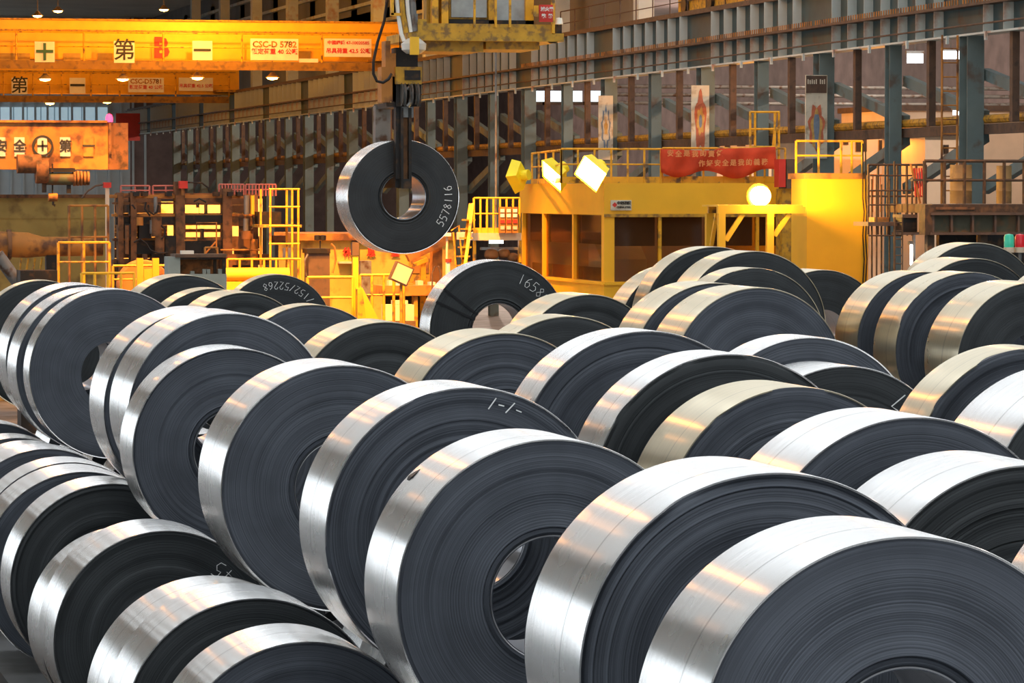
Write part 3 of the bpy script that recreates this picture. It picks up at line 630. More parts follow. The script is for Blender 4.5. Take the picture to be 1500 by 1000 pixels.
# ---------------------------------------------------------------- far bridge cranes
def sign_plate(t, x0, x1, y0, y1, Y, m=None, name='sign_plate'):
    return rb(MB(), x0, x1, y0, y1, Y - .04, .04).build(name, m or WHITE, t)
def sign_text(t, body, x, y, Y, px, m=None, bold=.0):
    c = at(x, y, Y); d = c.y * math.cos(PHI) + c.x * math.sin(PHI); return text('lettering', body, m or INK, t, (c.x, Y - .05, c.z), px * d / F, bold=bold)
def bridge_crane(label, Y, ztop, zbot, zlow, x_end, posts):
    t = thing('bridge_crane', label, 'crane', (20, Y, zlow), 'yellow bridge cranes')
    MB().box(HX0 + .3, RX + .3, Y, Y + 1.3, zbot, ztop).build('box_girder', YELC, t)
    MB().box(HX0 + .3, RX + .3, Y - .08, Y + 1.4, ztop, ztop + .06).build('top_plate', YELD, t)
    MB().box(HX0 + .3, RX + .1, Y - .06, Y, zbot + (ztop-zbot)*.72, zbot + (ztop-zbot)*.76).build('pipe_run', YELD, t)
    MB().box(HX0 + .3, RX - .45, Y - 1.1, Y - .02, zlow + .30, zlow + .36).build('walkway_deck', YELD, t)
    MB().box(HX0 + .3, RX - .45, Y - 1.14, Y - 1.1, zlow, zlow + .36).build('walkway_beam', OCHRED, t)
    hr = zbot + (ztop - zbot) * .66
    for x in posts:
        X = ax(x, Y - 1.12); MB().tube([(X, Y - 1.1, zlow + .36), (X, Y - 1.1, hr)], .045, 6).build('rail_post', YEL, t)
    for z in (hr, (hr + zlow + .36) / 2): MB().tube([(HX0 + .3, Y - 1.1, z), (RX - .5, Y - 1.1, z)], .03, 6).build('handrail', YEL, t)
    MB().box(RX - 1.2, RX + .6, Y - 1.6, Y + 3, ZT + .125, zbot + .1).build('end_carriage', YELD, t)
    return t
def crane_lamp(label, px, py, Y, power, hang=.95):
    p = at(px, py, Y); t = thing('crane_lamp', label, 'lamp', p, 'lamps under the bridge cranes')
    MB().lathe([(.08, .28), (.13, .2), (.32, .04), (.29, .04), (.1, .18)], p, 'z', 14).build('shade', SHADE, t, True)
    MB().lathe([(.001, -.07), (.22, -.02), (.24, .05), (.001, .1)], p, 'z', 12).build('bulb', LAMPB, t, True)
    MB().tube([p + Vector((0, 0, .33)), p + Vector((0, 0, hang))], .02, 5).build('rod', SHADE, t)
    if power: light('crane_lamp_light', p - Vector((0, .0, .25)), power, SODIUM, .25)
LAMPB = mat('sodium_bulb', (1, .6, .2), .5, vary=0, emit=(1, .50, .10), estr=25)
SHADE = mat('lamp_shade_metal', (.25, .2, .15), .5, .3, vary=.1)
Yc = 163.0
bc = bridge_crane('front yellow bridge crane with the CSC-D 5782 load plate across the top left', Yc, az(36, Yc), az(92, Yc), az(107, Yc), 575, (25, 124, 240, 355, 472))
YS = Yc - 1.12
def frame_sign(t, x0, x1, y0, y1, Y, m=None): return sign_plate(t, x0, x1, y0, y1, Y, m)
q_ = frame_sign(bc, 51, 80, 61, 91, YS); rb(MB(), 53, 78, 73, 77, YS - .08, .03).build('cross_bar', GREEN, q_); rb(MB(), 63.5, 67.5, 63, 88, YS - .09, .03).build('cross_upright', GREEN, q_)
q_ = frame_sign(bc, 167, 197, 60, 92, YS); sign_text(q_, '第', 182, 75, YS, 33, bold=.01)
sign_text(bc, 'B', 236, 71, Yc, 40, RED, bold=.05)
q_ = frame_sign(bc, 282, 311, 60, 88, YS); rb(MB(), 284, 309, 71.5, 74.5, YS - .08, .03).build('painted_bar', INK, q_)
q_ = frame_sign(bc, 367, 437, 57, 88, YS); sign_text(q_, 'CSC-D 5782', 402, 65.5, YS, 12.5, RUSTO, .012); sign_text(q_, '額定荷重 40 公噸', 402, 76, YS, 9, RED, .006)
q_ = frame_sign(bc, 475, 544, 57, 83, YS); sign_text(q_, '中國鋼鐵 47-10020585', 510, 63, YS, 6.5, RED, .004); sign_text(q_, '吊具荷重 42.5 公噸', 510, 75, YS, 8, RED, .006)
PATCH = mat('ochre_patch_paint', (.42, .28, .06), .6, vary=.2)
for a in ((0, 44, 78, 90), (93, 118, 78, 90), (143, 165, 78, 90), (438, 455, 75, 86)): sign_plate(bc, *a, Yc, PATCH, 'paint_patch')
rb(MB(), 438, 466, 86, 93, YS, .05).build('toe_plate', WHITE, bc)
for i, (x, y, w) in enumerate(((66, 117, 0), (180, 117, 500), (289, 115, 500), (399, 115, 500))):
    crane_lamp(ORD[i].replace('nearest', 'first') + ' lamp from the left under the front yellow bridge crane', x, y, Yc - .6, w)
Yd = 210.0
b2 = bridge_crane('rear dim yellow bridge crane with the CSC-D 5781 load plate, below the front crane', Yd, az(98, Yd), az(141, Yd), az(154, Yd), 340, (6, 49, 91, 134, 176, 258, 336))
YS2 = Yd - 1.12
q_ = sign_plate(b2, 17, 40, 114, 138, YS2); sign_text(q_, '第', 28.5, 126, YS2, 26, bold=.01)
q_ = sign_plate(b2, 102, 125, 114, 137, YS2); rb(MB(), 103, 124, 123, 126, YS2 - .08, .03).build('painted_bar', INK, q_)
q_ = sign_plate(b2, 188, 240, 114, 135, YS2); sign_text(q_, 'CSC-D5781', 214, 119.5, YS2, 9.5, RUSTO, .01); sign_text(q_, '額定荷重 40 公噸', 214, 128, YS2, 6.5, RED, .004)
q_ = sign_plate(b2, 262, 312, 114, 133, YS2); sign_text(q_, '吊具荷重 42.5 公噸', 287, 126, YS2, 6, RED, .004)
for i, (x, y) in enumerate(((73, 152), (157, 150))): crane_lamp(('left', 'right')[i] + ' lamp hanging below the rear bridge crane', x, y, Yd - .6, 300, 1.0)
for i, (x, y) in enumerate(((55, 24), (85, 17), (240, 15))):
    crane_lamp(('left', 'middle', 'right')[i] + ' small lamp above the front bridge crane at the top left', x, y, 205, 200, HZ - az(y, 205))
# floodlights that wash the front bridge crane, hung from the roof
for i, x in enumerate((330, 60, 520)):
    p = at(x, -20, Yc - 7); t = thing('roof_floodlight', 'sodium floodlight hung from the roof before the front bridge crane', 'lamp', p, 'roof floodlights before the crane')
    MB().box(p.x - .25, p.x + .25, p.y - .2, p.y + .15, p.z, p.z + .35).build('housing', SHADE, t)
    MB().box(p.x - .22, p.x + .22, p.y + .15, p.y + .17, p.z + .03, p.z + .32).build('lens', LAMPB, t)
    MB().tube([(p.x, p.y, p.z + .35), (p.x, p.y, HZ)], .03, 5).build('rod', SHADE, t)
    light('roof_floodlight_light', (p.x, p.y + .5, p.z + .15), (3300, 1300, 500)[i], SODIUM, .25, 'SPOT', (p.x, Yc, p.z - 2.2), 2.4, .6)
# pale far panel and red panel
a = at(170, 206, 250); b = at(205, 166, 250)
tag(MB().box(a.x, b.x, 250, 250.1, a.z, b.z).build('safety_panel', RED), 'red panel on the far end of the runway at upper left', 'panel')

# ---------------------------------------------------------------- low rusty crane beam at left
YR = 84.0
t = thing('beam_hoist', 'rusty orange crane beam with white character plates hanging at the left edge', 'crane', (8, YR, az(248, YR)))
a = at(0, 248, YR); b = at(188, 180, YR)
MB().box(2.0, at(158, 200, YR).x, YR, YR + 1.0, a.z, b.z).build('box_beam', RUSTO, t)
MB().box(at(158, 200, YR).x, b.x, YR + .05, YR + .95, a.z, b.z).build('end_box', RUST, t)
MB().box(2.0, at(157, 200, YR).x, YR - .08, YR + 1.08, b.z, b.z + .05).build('top_flange', RUSTO, t)
MB().box(at(158, 1, YR).x, at(162, 1, YR).x, YR - .05, YR, a.z + .35, b.z).build('stiffener', RUST, t)
for x0, x1, ch in ((-6, 8, '安'), (21, 36, '全'), (55, 69, '⊕'), (88, 103, '第'), (122, 137, '一')):
    q_ = sign_plate(t, x0, x1, 201, 229, YR, BOARD if x0 < 110 else RUSTO, 'character_plate'); sign_text(q_, ch, (x0 + x1) / 2, 215, YR, 19 if ch != '⊕' else 22, bold=.008)
for X in (3.0, 6.0): MB().box(X - .12, X + .12, YR + .3, YR + .55, b.z, HZ).build('hanger', RUST, t)
p = at(160, 172, YR); lr = thing('warning_lamp', 'red warning lamp glowing on the rusty crane beam', 'lamp', p)
MB().lathe([(.08, -.1), (.085, -.02), (.06, .06), (.001, .09)], p, 'z', 12).build('lens', mat('red_lamp_lens', (.8, .02, .05), .3, vary=0, emit=(1, .03, .08), estr=6), lr, True)
MB().box(p.x - .06, p.x + .06, p.y - .06, p.y + .06, b.z + .05, p.z - .08).build('base', STEEL, lr)
# winch under the beam
t = thing('winch', 'greasy winch motor with ribbed drum slung under the rusty crane beam', 'winch', at(65, 262, YR - .6))
Yw = YR - .55
def cylpx(x0, x1, yc, rpx, Y, n=18):
    a = at(x0, yc, Y); b = at(x1, yc, Y); return MB().cyl(a, b, rpx / 66, n)
cylpx(25, 60, 240, 14, Yw).build('motor', RUST, t, True); cylpx(52, 70, 250, 19, Yw).build('gearbox', RUST, t, True)
cylpx(68, 108, 262, 9, Yw).build('drum', mat('grimy_green_drum', (.05, .07, .045), .6, dirt=(.06,.035,.02), dirt_amt=.4), t, True)
for i in range(5): cylpx(107 + i * 5, 110.5 + i * 5, 261, 11.5 - .3 * i, Yw).build('drum_rib', RUST, t, True)
rb(MB(), 48, 110, 246, 252, Yw - .1, .6).build('bed_plate', DARK, t); rb(MB(), 98, 104, 268, 283, Yw, .12).build('bracket', DARK, t); rb(MB(), 62, 68, 266, 282, Yw, .12).build('bracket', DARK, t)
t = thing('hook_block', 'small orange hook block hanging below the winch', 'hook', at(77, 290, Yw))
MB().tube([at(77, 240, Yw + .3), at(77, 284, Yw)], .02, 5).build('rope', DARK, t); cylpx(71, 84, 289, 6, Yw).build('sheave', RUSTO, t, True); MB().tube([at(78, 295, Yw), at(78, 300, Yw), at(79.5, 302, Yw), at(80, 299, Yw)], .025, 6).build('hook', DARK, t)

# ---------------------------------------------------------------- hoist with the hanging coil
HCv, HCu, HCz, HCr, HCW = 12.21, 61.44, -.07, .95, 1.09
hc = make_coil('coil hanging from the crane hook, chalk number 5578116 along its edge', HCv, HCu, HCz, HCr, HCW, 4242, .003, None, FACE2, segs=128, N=40, bore=.388, group=None)
chalk(hc, HCv, HCu, HCz, HCr, '5578116', .80, -35, .13, True, .013)
YH = HCu - .28
t = thing('coil_hook', 'black C-shaped coil hook reaching into the bore of the hanging coil', 'hook', at(590, 275, YH))
zt = az(152, YH); zbo = HCz + CAMZ + HCr * .388 - .02
def vb(x0, x1, y0, y1, Y, d, nm, m): return rb(MB(), x0, x1, y0, y1, Y, d).build(nm, m, t)
vb(580, 588, 155, 262, YH + .02, .18, 'rear_leg', DARK); vb(588, 591, 158, 276, YH - .1, .28, 'side_plate', DARK); vb(599, 603, 158, 276, YH - .1, .28, 'side_plate', DARK)
vb(591, 599, 172, 276, YH, .16, 'inner_plate', RUST); vb(590, 603, 262, 276, YH - .11, .1, 'toe_block', DARK); vb(589, 606, 150, 172, YH - .06, .2, 'neck', STEEL)
a = at(591, 268, YH); MB().box(a.x - .12, a.x + .14, YH + .1, HCu + HCW + .15, zbo - .2, zbo).build('lower_arm', DARK, t)
MB().box(a.x - .16, a.x + .1, HCu + HCW + .25, HCu + HCW + .5, az(262, HCu + 1.5), az(156, HCu + 1.5)).build('rear_plate', STEEL, t)
MB().box(a.x - .14, a.x + .12, YH + .05, HCu + HCW + .5, az(156, YH) - .02, az(150, YH)).build('upper_arm', DARK, t)
t = thing('hook_block', 'yellow and black sheave block carrying the C-hook', 'hook', at(590, 150, YH))
vb(580, 618, 98, 123, YH - .2, .5, 'yellow_frame', YELD); vb(593, 616, 103, 117, YH - .23, .05, 'window_plate', DARK); vb(580, 617, 123, 156, YH - .1, .4, 'lower_block', DARK)
for x in (586, 594, 608): MB().tube([at(x, 100, YH + .1), (at(x, 100, YH + .1).x, YH + .1, HZ)], .012, 5).build('rope', DARK, t)
for x in (590, 600, 609): MB().lathe([(.001,-.03),(.2,-.03),(.16,0),(.2,.03),(.001,.03)], at(x, 138, YH - .15), 'x', 16).build('sheave', STEEL, t, True)
MB().tube([at(596, 131, YH - .25), at(599, 128, YH - .25), at(602, 132, YH - .25), at(601, 150, YH - .25), at(597, 156, YH - .25)], .035, 7).build('shackle', STEEL, t)
t = thing('rotator_housing', 'rust-streaked orange motor housing beside the sheave block', 'hoist', at(570, 150, YH))
for x0, x1, y0, m in ((559, 565, 98, RUSTO), (565, 572, 60, RUSTO), (572, 580, 78, RUSTO), (575, 580, 112, WHITE)): vb(x0, x1, y0, 150 if x0 < 572 else 148, YH - .1, .35, 'panel', m)
vb(566, 580, 150, 156, YH - .05, .3, 'foot_plate', DARK); vb(580, 612, 70, 98, YH - .05, .4, 'upper_block', DARK)
c0 = [at(x, y, YH - .3) for x, y in ((567, 0), (563, 30), (553, 62), (547, 90), (547, 108), (552, 119), (561, 121), (569, 116), (574, 108))]
o = MB().tube(c0, .025, 7).build('power_cable', DARK, None, True); tag(o, 'black cable drooping in a loop left of the sheave block', 'cable')

# crane cab and trolley above
YK = 60.6
t = thing('crane_cab', 'dirty yellow crane cab hanging from the top edge above the hanging coil', 'crane cab', at(710, 60, YK))
vb(598, 826, 49, 59, YK - .05, 1.9, 'base_beam', YELD); vb(615, 812, 36, 48, YK, .12, 'rail_beam', YELD)
vb(620, 708, 59, 75, YK + .2, 1.4, 'drip_tray', YELD); vb(712, 790, 59, 72, YK + .2, 1.4, 'drip_tray', YELD)
vb(625, 655, -30, 36, YK + .5, .3, 'cab_pillar', YELD); vb(633, 642, -30, 36, YK + .3, .2, 'column', YEL); vb(647, 657, -30, 36, YK + .3, .2, 'column', YEL)
w_ = vb(658, 716, -30, 28, YK + .6, .06, 'window_frame', YELD); rb(MB(), 661, 713, -28, 25, YK + .56, .03).build('pane', mat('hazy_cab_glass', (.34, .36, .34), .25, vary=.3, vscale=4), w_)
vb(716, 724, -30, 36, YK + .5, .3, 'cab_pillar', YELD)
w_ = vb(724, 772, -30, 34, YK + .62, .06, 'window_frame', YELD); rb(MB(), 727, 770, -28, 31, YK + .58, .03).build('pane', MATS['hazy_cab_glass'], w_)
vb(770, 782, -30, 36, YK + .5, .3, 'cab_pillar', YEL); vb(658, 782, 30, 36, YK + .5, .4, 'cab_sill', DARK)
MB().box(at(655,0,YK).x, at(782,0,YK).x, YK + .9, YK + 1.0, az(36, YK), az(-40, YK)).build('cab_back', DARK, t)
for x in (694, 725, 746): vb(x, x + 3, -30, 40, YK - .05, .04, 'guard_post', YEL)
vb(809, 813, -30, 50, YK - .05, .1, 'corner_post', YEL)
s_ = vb(790, 810, 7, 32, YK - .08, .03, 'extinguisher_sign', RED); sign_text(s_, '滅火器', 800.5, 14, YK - .08, 6.5, WHITE, .003); sign_text(s_, '乾  粉', 800.5, 24, YK - .08, 6.5, WHITE, .003)
vb(782, 789, 8, 24, YK - .06, .05, 'tag_plate', YEL)
p = at(819, 31, YK); MB().lathe([(.001, .06), (.05, .05), (.07, -.05), (.001, -.06)], p, 'z', 10).build('side_lamp', mat('cab_lamp_lens', (.9, .85, .7), .3, vary=0), t, True); vb(815, 823, 36, 49, YK, .1, 'lamp_bracket', DARK)
MB().tube([at(800, 58, YK), at(806, 62, YK), at(814, 62, YK), at(820, 57, YK)], .02, 6).build('hose', DARK, t)
for X in (at(636, 0, YK).x, at(776, 0, YK).x): MB().box(X - .1, X + .1, YK + .5, YK + .7, az(-40, YK), HZ).build('suspension_post', YELD, t)
t = thing('hose_guide', 'yellow guide frame with pale hoses at the left of the crane cab', 'hoist', at(590, 40, YK))
vb(573, 577, -30, 22, YK - .1, .1, 'guide_rail', YEL); vb(573, 588, 19, 23, YK - .1, .1, 'guide_foot', YEL)
for pts, m, r in (([(579, -30), (583, 20), (588, 50), (592, 60)], WHITE, .035), ([(586, -30), (590, 20), (595, 48)], YELD, .045), ([(594, -30), (598, 20), (602, 47)], WHITE, .035), ([(602, -30), (606, 20), (608, 46)], STEEL, .05)):
    MB().tube([at(x, y, YK - .05) for x, y in pts], r, 7).build('hose', m, t, True)
vb(597, 625, 28, 48, YK - .02, .3, 'clamp_box', YELD); vb(604, 612, 20, 32, YK - .06, .2, 'coupling', STEEL)
MB().box(at(592,0,YK).x, at(612,0,YK).x, YK + .3, YK + .5, az(30, YK), HZ).build('mast', DARK, t)
p = at(606, 66, YK - .1); t = thing('dome_lamp', 'white dome lamp under the left end of the crane cab', 'lamp', p)
MB().lathe([(.001, .12), (.1, .11), (.21, .02), (.2, -.08), (.12, -.14), (.001, -.15)], p, 'z', 18).build('dome', mat('frosted_lamp_glass', (.55, .55, .5), .3, vary=.1), t, True); rb(MB(), 601, 614, 54, 80, YK - .33, .05).build('bracket', YELC, t)
# ---------------------------------------------------------------- floodlit control booth
def glassmat(name, tint, clear):
    m = bpy.data.materials.new(name); m.use_nodes = True; n = m.node_tree.nodes; l = m.node_tree.links; b = n['Principled BSDF']
    b.inputs['Base Color'].default_value = (*tint, 1); b.inputs['Roughness'].default_value = .05; b.inputs['Specular IOR Level'].default_value = .15
    tr = n.new('ShaderNodeBsdfTransparent'); tr.inputs[0].default_value = (.85, .75, .62, 1); mx = n.new('ShaderNodeMixShader'); mx.inputs[0].default_value = clear
    l.new(b.outputs[0], mx.inputs[1]); l.new(tr.outputs[0], mx.inputs[2]); l.new(mx.outputs[0], n['Material Output'].inputs[0]); return m
BGLASS = glassmat('brownish_booth_glass', (.05, .03, .02), .8)
YB = 68.0; BX0 = 17.33; BX1 = at(1190, 300, YB).x; BY1 = 75.0
zr, zf, zs = az(268, YB), az(315, YB), az(418, YB)
BOOTHY = mat('booth_yellow_paint', (.88, .46, .014), .5, vary=.1, vscale=1.5)
t = thing('control_booth', 'yellow glazed control booth on its base under the floodlights', 'booth', ((BX0 + BX1) / 2, YB, 0))
MB().box(BX0, BX1, YB, BY1, 0, zs).build('base_wall', BOOTHY, t)
MB().box(BX0, BX1, YB, YB + .12, zf, zr).build('front_fascia', BOOTHY, t); MB().box(BX0, BX0 + .12, YB + .12, BY1, zf, zr).build('side_fascia', BOOTHY, t)
MB().box(BX0 + .12, BX1, YB + .12, BY1, zr - .12, zr - .02).build('roof', YELD, t)
MB().box(BX0, BX0 + .2, YB, YB + .2, zs, zf).build('corner_post', BOOTHY, t)
MB().box(BX1 - .1, BX1, YB + .12, BY1, zs, zf).build('end_wall', BOOTHY, t); MB().box(BX0 + .12, BX1, BY1 - .1, BY1, zs, zf).build('rear_wall', CREAM, t)
MB().box(BX0, BX1, YB - .03, YB, zf - .04, zf + .02).build('drip_rail', YELD, t)
MB().box(BX0 - .04, BX0, YB, BY1, zs, zs + .06).build('side_sill', BOOTHY, t); MB().box(BX0, BX1, YB - .05, YB, zs, zs + .06).build('front_sill', BOOTHY, t)
xe = [BX0 + .2, ax(967, YB), ax(1036, YB), ax(1110, YB), BX1 - .1]
for a, b in zip(xe, xe[1:]):
    MB().box(a + .02, b - .02, YB + .06, YB + .075, zs + .06, zf).build('pane', BGLASS, t)
for x in xe[1:-1]: MB().box(x - .03, x + .03, YB, YB + .1, zs + .06, zf - .04).build('mullion', YEL, t)
ye = [YB + .2]
for px in (839, 795, 765):
    lo, hi = YB, 80.0
    for _ in range(40):
        mid = (lo + hi) / 2; d = mid * math.cos(PHI) + BX0 * math.sin(PHI); x = 750 + F * (BX0 * math.cos(PHI) - mid * math.sin(PHI)) / d
        lo, hi = (mid, hi) if x > px else (lo, mid)
    ye.append(lo)
for a, b in zip(ye, ye[1:]): MB().box(BX0 + .06, BX0 + .075, a + .02, b - .02, zs + .06, zf).build('pane', BGLASS, t)
for y in ye[1:]: MB().box(BX0, BX0 + .1, y - .06, y + .06, zs + .06, zf).build('mullion', BOOTHY, t)
BLIND = mat('brown_roller_blind', (.20, .11, .06), .8, vary=.2)
for a, b in zip(ye, ye[1:]):
    MB().box(BX0 + .16, BX0 + .18, a + .05, b - .05, az(357, 70), zf - .02).build('blind', BLIND, t); MB().box(BX0 + .2, BX0 + .24, a + .05, b - .05, zs + .06, az(391, 70)).build('dado', BLIND, t)
for a, b in zip(xe, xe[1:]): MB().box(a + .05, b - .05, YB + .2, YB + .22, az(361, YB), zf - .02).build('blind', BLIND, t)
t = thing('control_desk', 'pale control desk behind the front glass of the booth', 'desk', (BX0 + 1.0, YB + 2.0, zs))
MB().prismx([(YB + 1.4, zs), (YB + 2.4, zs), (YB + 2.4, zs + .75), (YB + 2.0, zs + .8), (YB + 1.4, zs + .45)], BX0 + .3, BX0 + 1.2).build('console', WHITE, t); MB().box(BX0 + .5, BX0 + .8, YB + 2.05, YB + 2.3, zs + .8, zs + 1.0).build('monitor', STEEL, t)
light('booth_ceiling_light', (BX0 + 2.0, YB + 2.6, zf - .1), 50, (1, .8, .5), .3)
tp_ = thing('name_plate', 'small company name plate with red emblem on the booth fascia', 'sign', at(910, 300, YB))
q_ = sign_plate(tp_, 895, 925, 293, 308, YB, BOARD); sign_text(q_, '中國鋼鐵', 913, 297.5, YB, 5.2, INK, .003); sign_text(q_, 'CHINA STEEL', 913, 303.5, YB, 3.6, INK, .002); sign_text(q_, '◆', 899.5, 300.5, YB, 8, RED)
# roof rail, banner, ladder cage
railing('roof_railing', 'yellow railing along the booth roof left of the red banner', 'railing', [(ax(776, 75), 74.8, zr), (ax(822, YB+.3), YB + .3, zr)], .62, 4, YEL, toe=.1)
railing('roof_railing', 'yellow railing along the booth roof front behind the floodlights', 'railing', [(ax(822, YB+.3), YB + .3, zr), (ax(968, YB+.3), YB + .3, zr)], .64, 6, YEL, toe=.12)
railing('roof_railing', 'yellow railing behind the red banner on the booth roof', 'railing', [(ax(970, YB+.35), YB + .35, zr), (ax(1150, YB+.35), YB + .35, zr)], .66, 6, YEL, toe=.13)
bt = thing('banner', 'sagging red cloth banner with pale characters on the booth railing', 'banner', at(1050, 262, YB))
mb = MB(); N = 24; vs = []; fs = []
for i in range(N + 1):
    x = 968 + (1137 - 968) * i / N; sag = 4 * math.sin(PI * i / N)
    for j in range(5):
        y0 = 217 + sag * .6 + (1 if i < N/2 else -2) ; y1 = 252 + 6 * math.sin(i * .5) + sag
        p = at(x, y0 + (y1 - y0) * j / 4, YB + .2); p.y += .04 * math.sin(i * 1.1 + j); vs.append(p)
for i in range(N):
    for j in range(4): k = i * 5 + j; fs.append((k, k + 1, k + 6, k + 5))
mb.add(vs, fs); o = mb.build('cloth', mat('red_banner_cloth', (.62, .06, .015), .8, vary=.3, vscale=3), bt, True)
sm = o.modifiers.new('thickness', 'SOLIDIFY'); sm.thickness = .008
CH = mat('faded_orange_lettering', (.75, .30, .10), .8, vary=.2)
for i, ch in enumerate('安全是我的責任'): sign_text(bt, ch, 981 + i * 12, 225 + (i % 2), YB + .07, 10, CH, .003)
for i, ch in enumerate('作好安全是我的義務'): sign_text(bt, ch, 1027 + i * 11.5, 240 - i * .3, YB + .07, 10, CH, .003)
t = thing('ladder_cage', 'yellow caged ladder head rising behind the red banner', 'ladder', at(1120, 265, YB + 1))
for x in (1099, 1106, 1135, 1141): MB().tube([at(x, 268, YB + 1), at(x, 164, YB + 1)], .025, 6).build('post', YEL, t)
for y in (164, 189, 215): MB().tube([at(1098, y, YB + 1), at(1142, y, YB + 1)], .022, 6).build('rail', YEL, t)
MB().tube([at(1131, 225, YB + 1.05), at(1137, 165, YB + 1.05)], .02, 6).build('brace', YEL, t)
t = thing('switch_cabinet', 'rust-stained cabinet with vent duct at the right end of the booth roof', 'cabinet', at(1155, 300, YB - .8))
Yx = YB - .8
rb(MB(), 1152, 1168, 233, 276, Yx, .5).build('body', BROWN, t); rb(MB(), 1141, 1151, 233, 274, Yx, .3).build('red_panel', RED, t); MB().box(ax(1148, Yx), ax(1168, Yx), Yx + .1, Yx + .5, 0, az(276, Yx)).build('duct', YELD, t)
# plain yellow block and its rail
Y2 = 62.0
t = thing('yellow_block', 'plain yellow steel block with cables down its right edge, right of the booth', 'enclosure', at(1225, 430, Y2))
a = at(1182, 262, Y2); b = at(1272, 262, Y2)
MB().box(a.x, b.x, Y2, Y2 + .9, 0, a.z).build('body', BOOTHY, t); MB().box(a.x - .05, b.x - .05, Y2 - .02, Y2 + .95, a.z, az(253, Y2)).build('cap_beam', RUSTO, t)
for i, x in enumerate((1264, 1268)): MB().tube([at(x + dx, y, Y2 - .03) for dx, y in ((0, 210), (0, 290), (2, 310), (0, 345), (2, 380), (0, 414))], .012, 5).build('cable', DARK, t)
zc = az(253, Y2)
railing('roof_railing', 'orange railing on top of the plain yellow block', 'railing', [(ax(1166, Y2 + .4), Y2 + .4, zc), (ax(1232, Y2 + .4), Y2 + .4, zc), (ax(1263, Y2 + .4), Y2 + .4, zc)], .56, 2, YEL)
# lamp trestle
Y3 = 61.0
t = thing('lamp_trestle', 'yellow trestle with diagonal braces carrying the bright lamp before the booth', 'trestle', at(1110, 400, Y3))
zb_ = az(303, Y3); za_ = az(313, Y3)
MB().box(ax(1052, Y3), ax(1180, Y3), Y3, Y3 + .1, za_, zb_).build('front_beam', YELC, t); MB().box(ax(1036, Y3 + 1), ax(1160, Y3 + 1), Y3 + .9, Y3 + 1, za_, zb_).build('rear_beam', YEL, t); MB().box(ax(1052, Y3), ax(1176, Y3), Y3, Y3 + 1, zb_, zb_ + .03).build('top_plate', YELC, t)
for x, Yy in ((1058, Y3), (1129, Y3), (1040, Y3 + .95)): X = ax(x, Yy); MB().box(X - .06, X + .06, Yy, Yy + .1, 0, za_).build('leg', YELC, t)
for (x0, y0, x1, y1) in ((1063, 352, 1088, 313), (1134, 345, 1156, 313)): MB().bar(at(x0, y0, Y3 + .05), at(x1, y1, Y3 + .05), .06, .08).build('brace', YELC, t)
MB().bar(at(1042, 360, Y3 + .5), at(1050, 313, Y3 + .5), .06, .06).build('brace', YEL, t)

# floodlights with yellow square hoods
LENS = mat('lit_floodlight_lens', (1, .8, .3), .3, vary=0, emit=(1, .68, .18), estr=45)
HOOD = mat('bright_yellow_hood', (.95, .80, .02), .4, vary=.05)
def floodlight(label, px, py, Y, size, aim, power, on=True, ang=1.9):
    p = at(px, py, Y); d = (Vector(aim) - p).normalized(); q = d.to_track_quat('Z', 'Y').to_matrix()
    q = q @ Matrix.Rotation(PI/4, 3, 'Z')
    t = thing('floodlight', label, 'floodlight', p, 'booth floodlights'); s = size
    def pt(x, y, z): return p + q @ Vector((x, y, z))
    f = [pt(x*s, y*s, .30*s) for x, y in ((-1,-1),(1,-1),(1,1),(-1,1))]; bk = [pt(x*s*.8, y*s*.8, -.5*s) for x, y in ((-1,-1),(1,-1),(1,1),(-1,1))]
    MB().add(f + bk, [(4,5,6,7)] + [(i, (i+1)%4, (i+1)%4+4, i+4) for i in range(4)]).build('hood', HOOD, t)
    MB().add([pt(x*s*.94, y*s*.94, .2*s) for x, y in ((-1,-1),(1,-1),(1,1),(-1,1))], [(0,1,2,3)]).build('lens', LENS if on else GLASSD, t)
    MB().lathe([(.5*s, -.5*s), (.45*s, -.95*s), (.001, -1.0*s)], (0,0,0), 'z', 12)
    b0 = MB(); b0.tube([pt(0,0,-.5*s), pt(0,0,-1.1*s)], .45*s, 10); b0.build('back_can', HOOD, t, True)
    b0 = MB(); b0.tube([pt(0,0,-.7*s), (p.x, p.y + .1, zr + .02)], .03, 6); b0.build('bracket', YELD, t)
    if power: light('floodlight_light', p + d * (.45 * s), power, (1, .56, .13), .15, 'SPOT', aim, ang, .5)
floodlight('unlit floodlight with yellow square hood, leftmost on the booth corner', 757, 258, 74.0, .25, (5, 84, 3.4), 0, False)
floodlight('lit floodlight with yellow square hood, middle of the three above the booth glass', 812, 255, YB + 1.5, .26, (9, 67.6, 0), 900)
floodlight('brightest lit floodlight with yellow hood, rightmost of the three on the booth', 868, 252, YB - .35, .27, (9, 61.5, 0), 1100)
p = at(1115, 287, Y3 + .4); t = thing('trestle_lamp', 'dazzling round lamp standing on the yellow trestle', 'lamp', p)
MB().lathe([(.001, -.15), (.11, -.13), (.165, -.02), (.165, .12), (.001, .14)], p, 'y', 20).build('lens', mat('lit_sodium_lens', (1, .85, .4), .3, vary=0, emit=(1, .72, .25), estr=60), t, True)
MB().lathe([(.2, .12), (.22, .14), (.16, .32), (.001, .34)], p, 'y', 16).build('housing', YELD, t, True); MB().box(p.x - .04, p.x + .04, p.y + .05, p.y + .15, zb_ + .03, p.z - .15).build('stand', YELD, t)
light('trestle_lamp_light', p + Vector((0, -.35, 0)), 650, (1, .52, .10), .2)
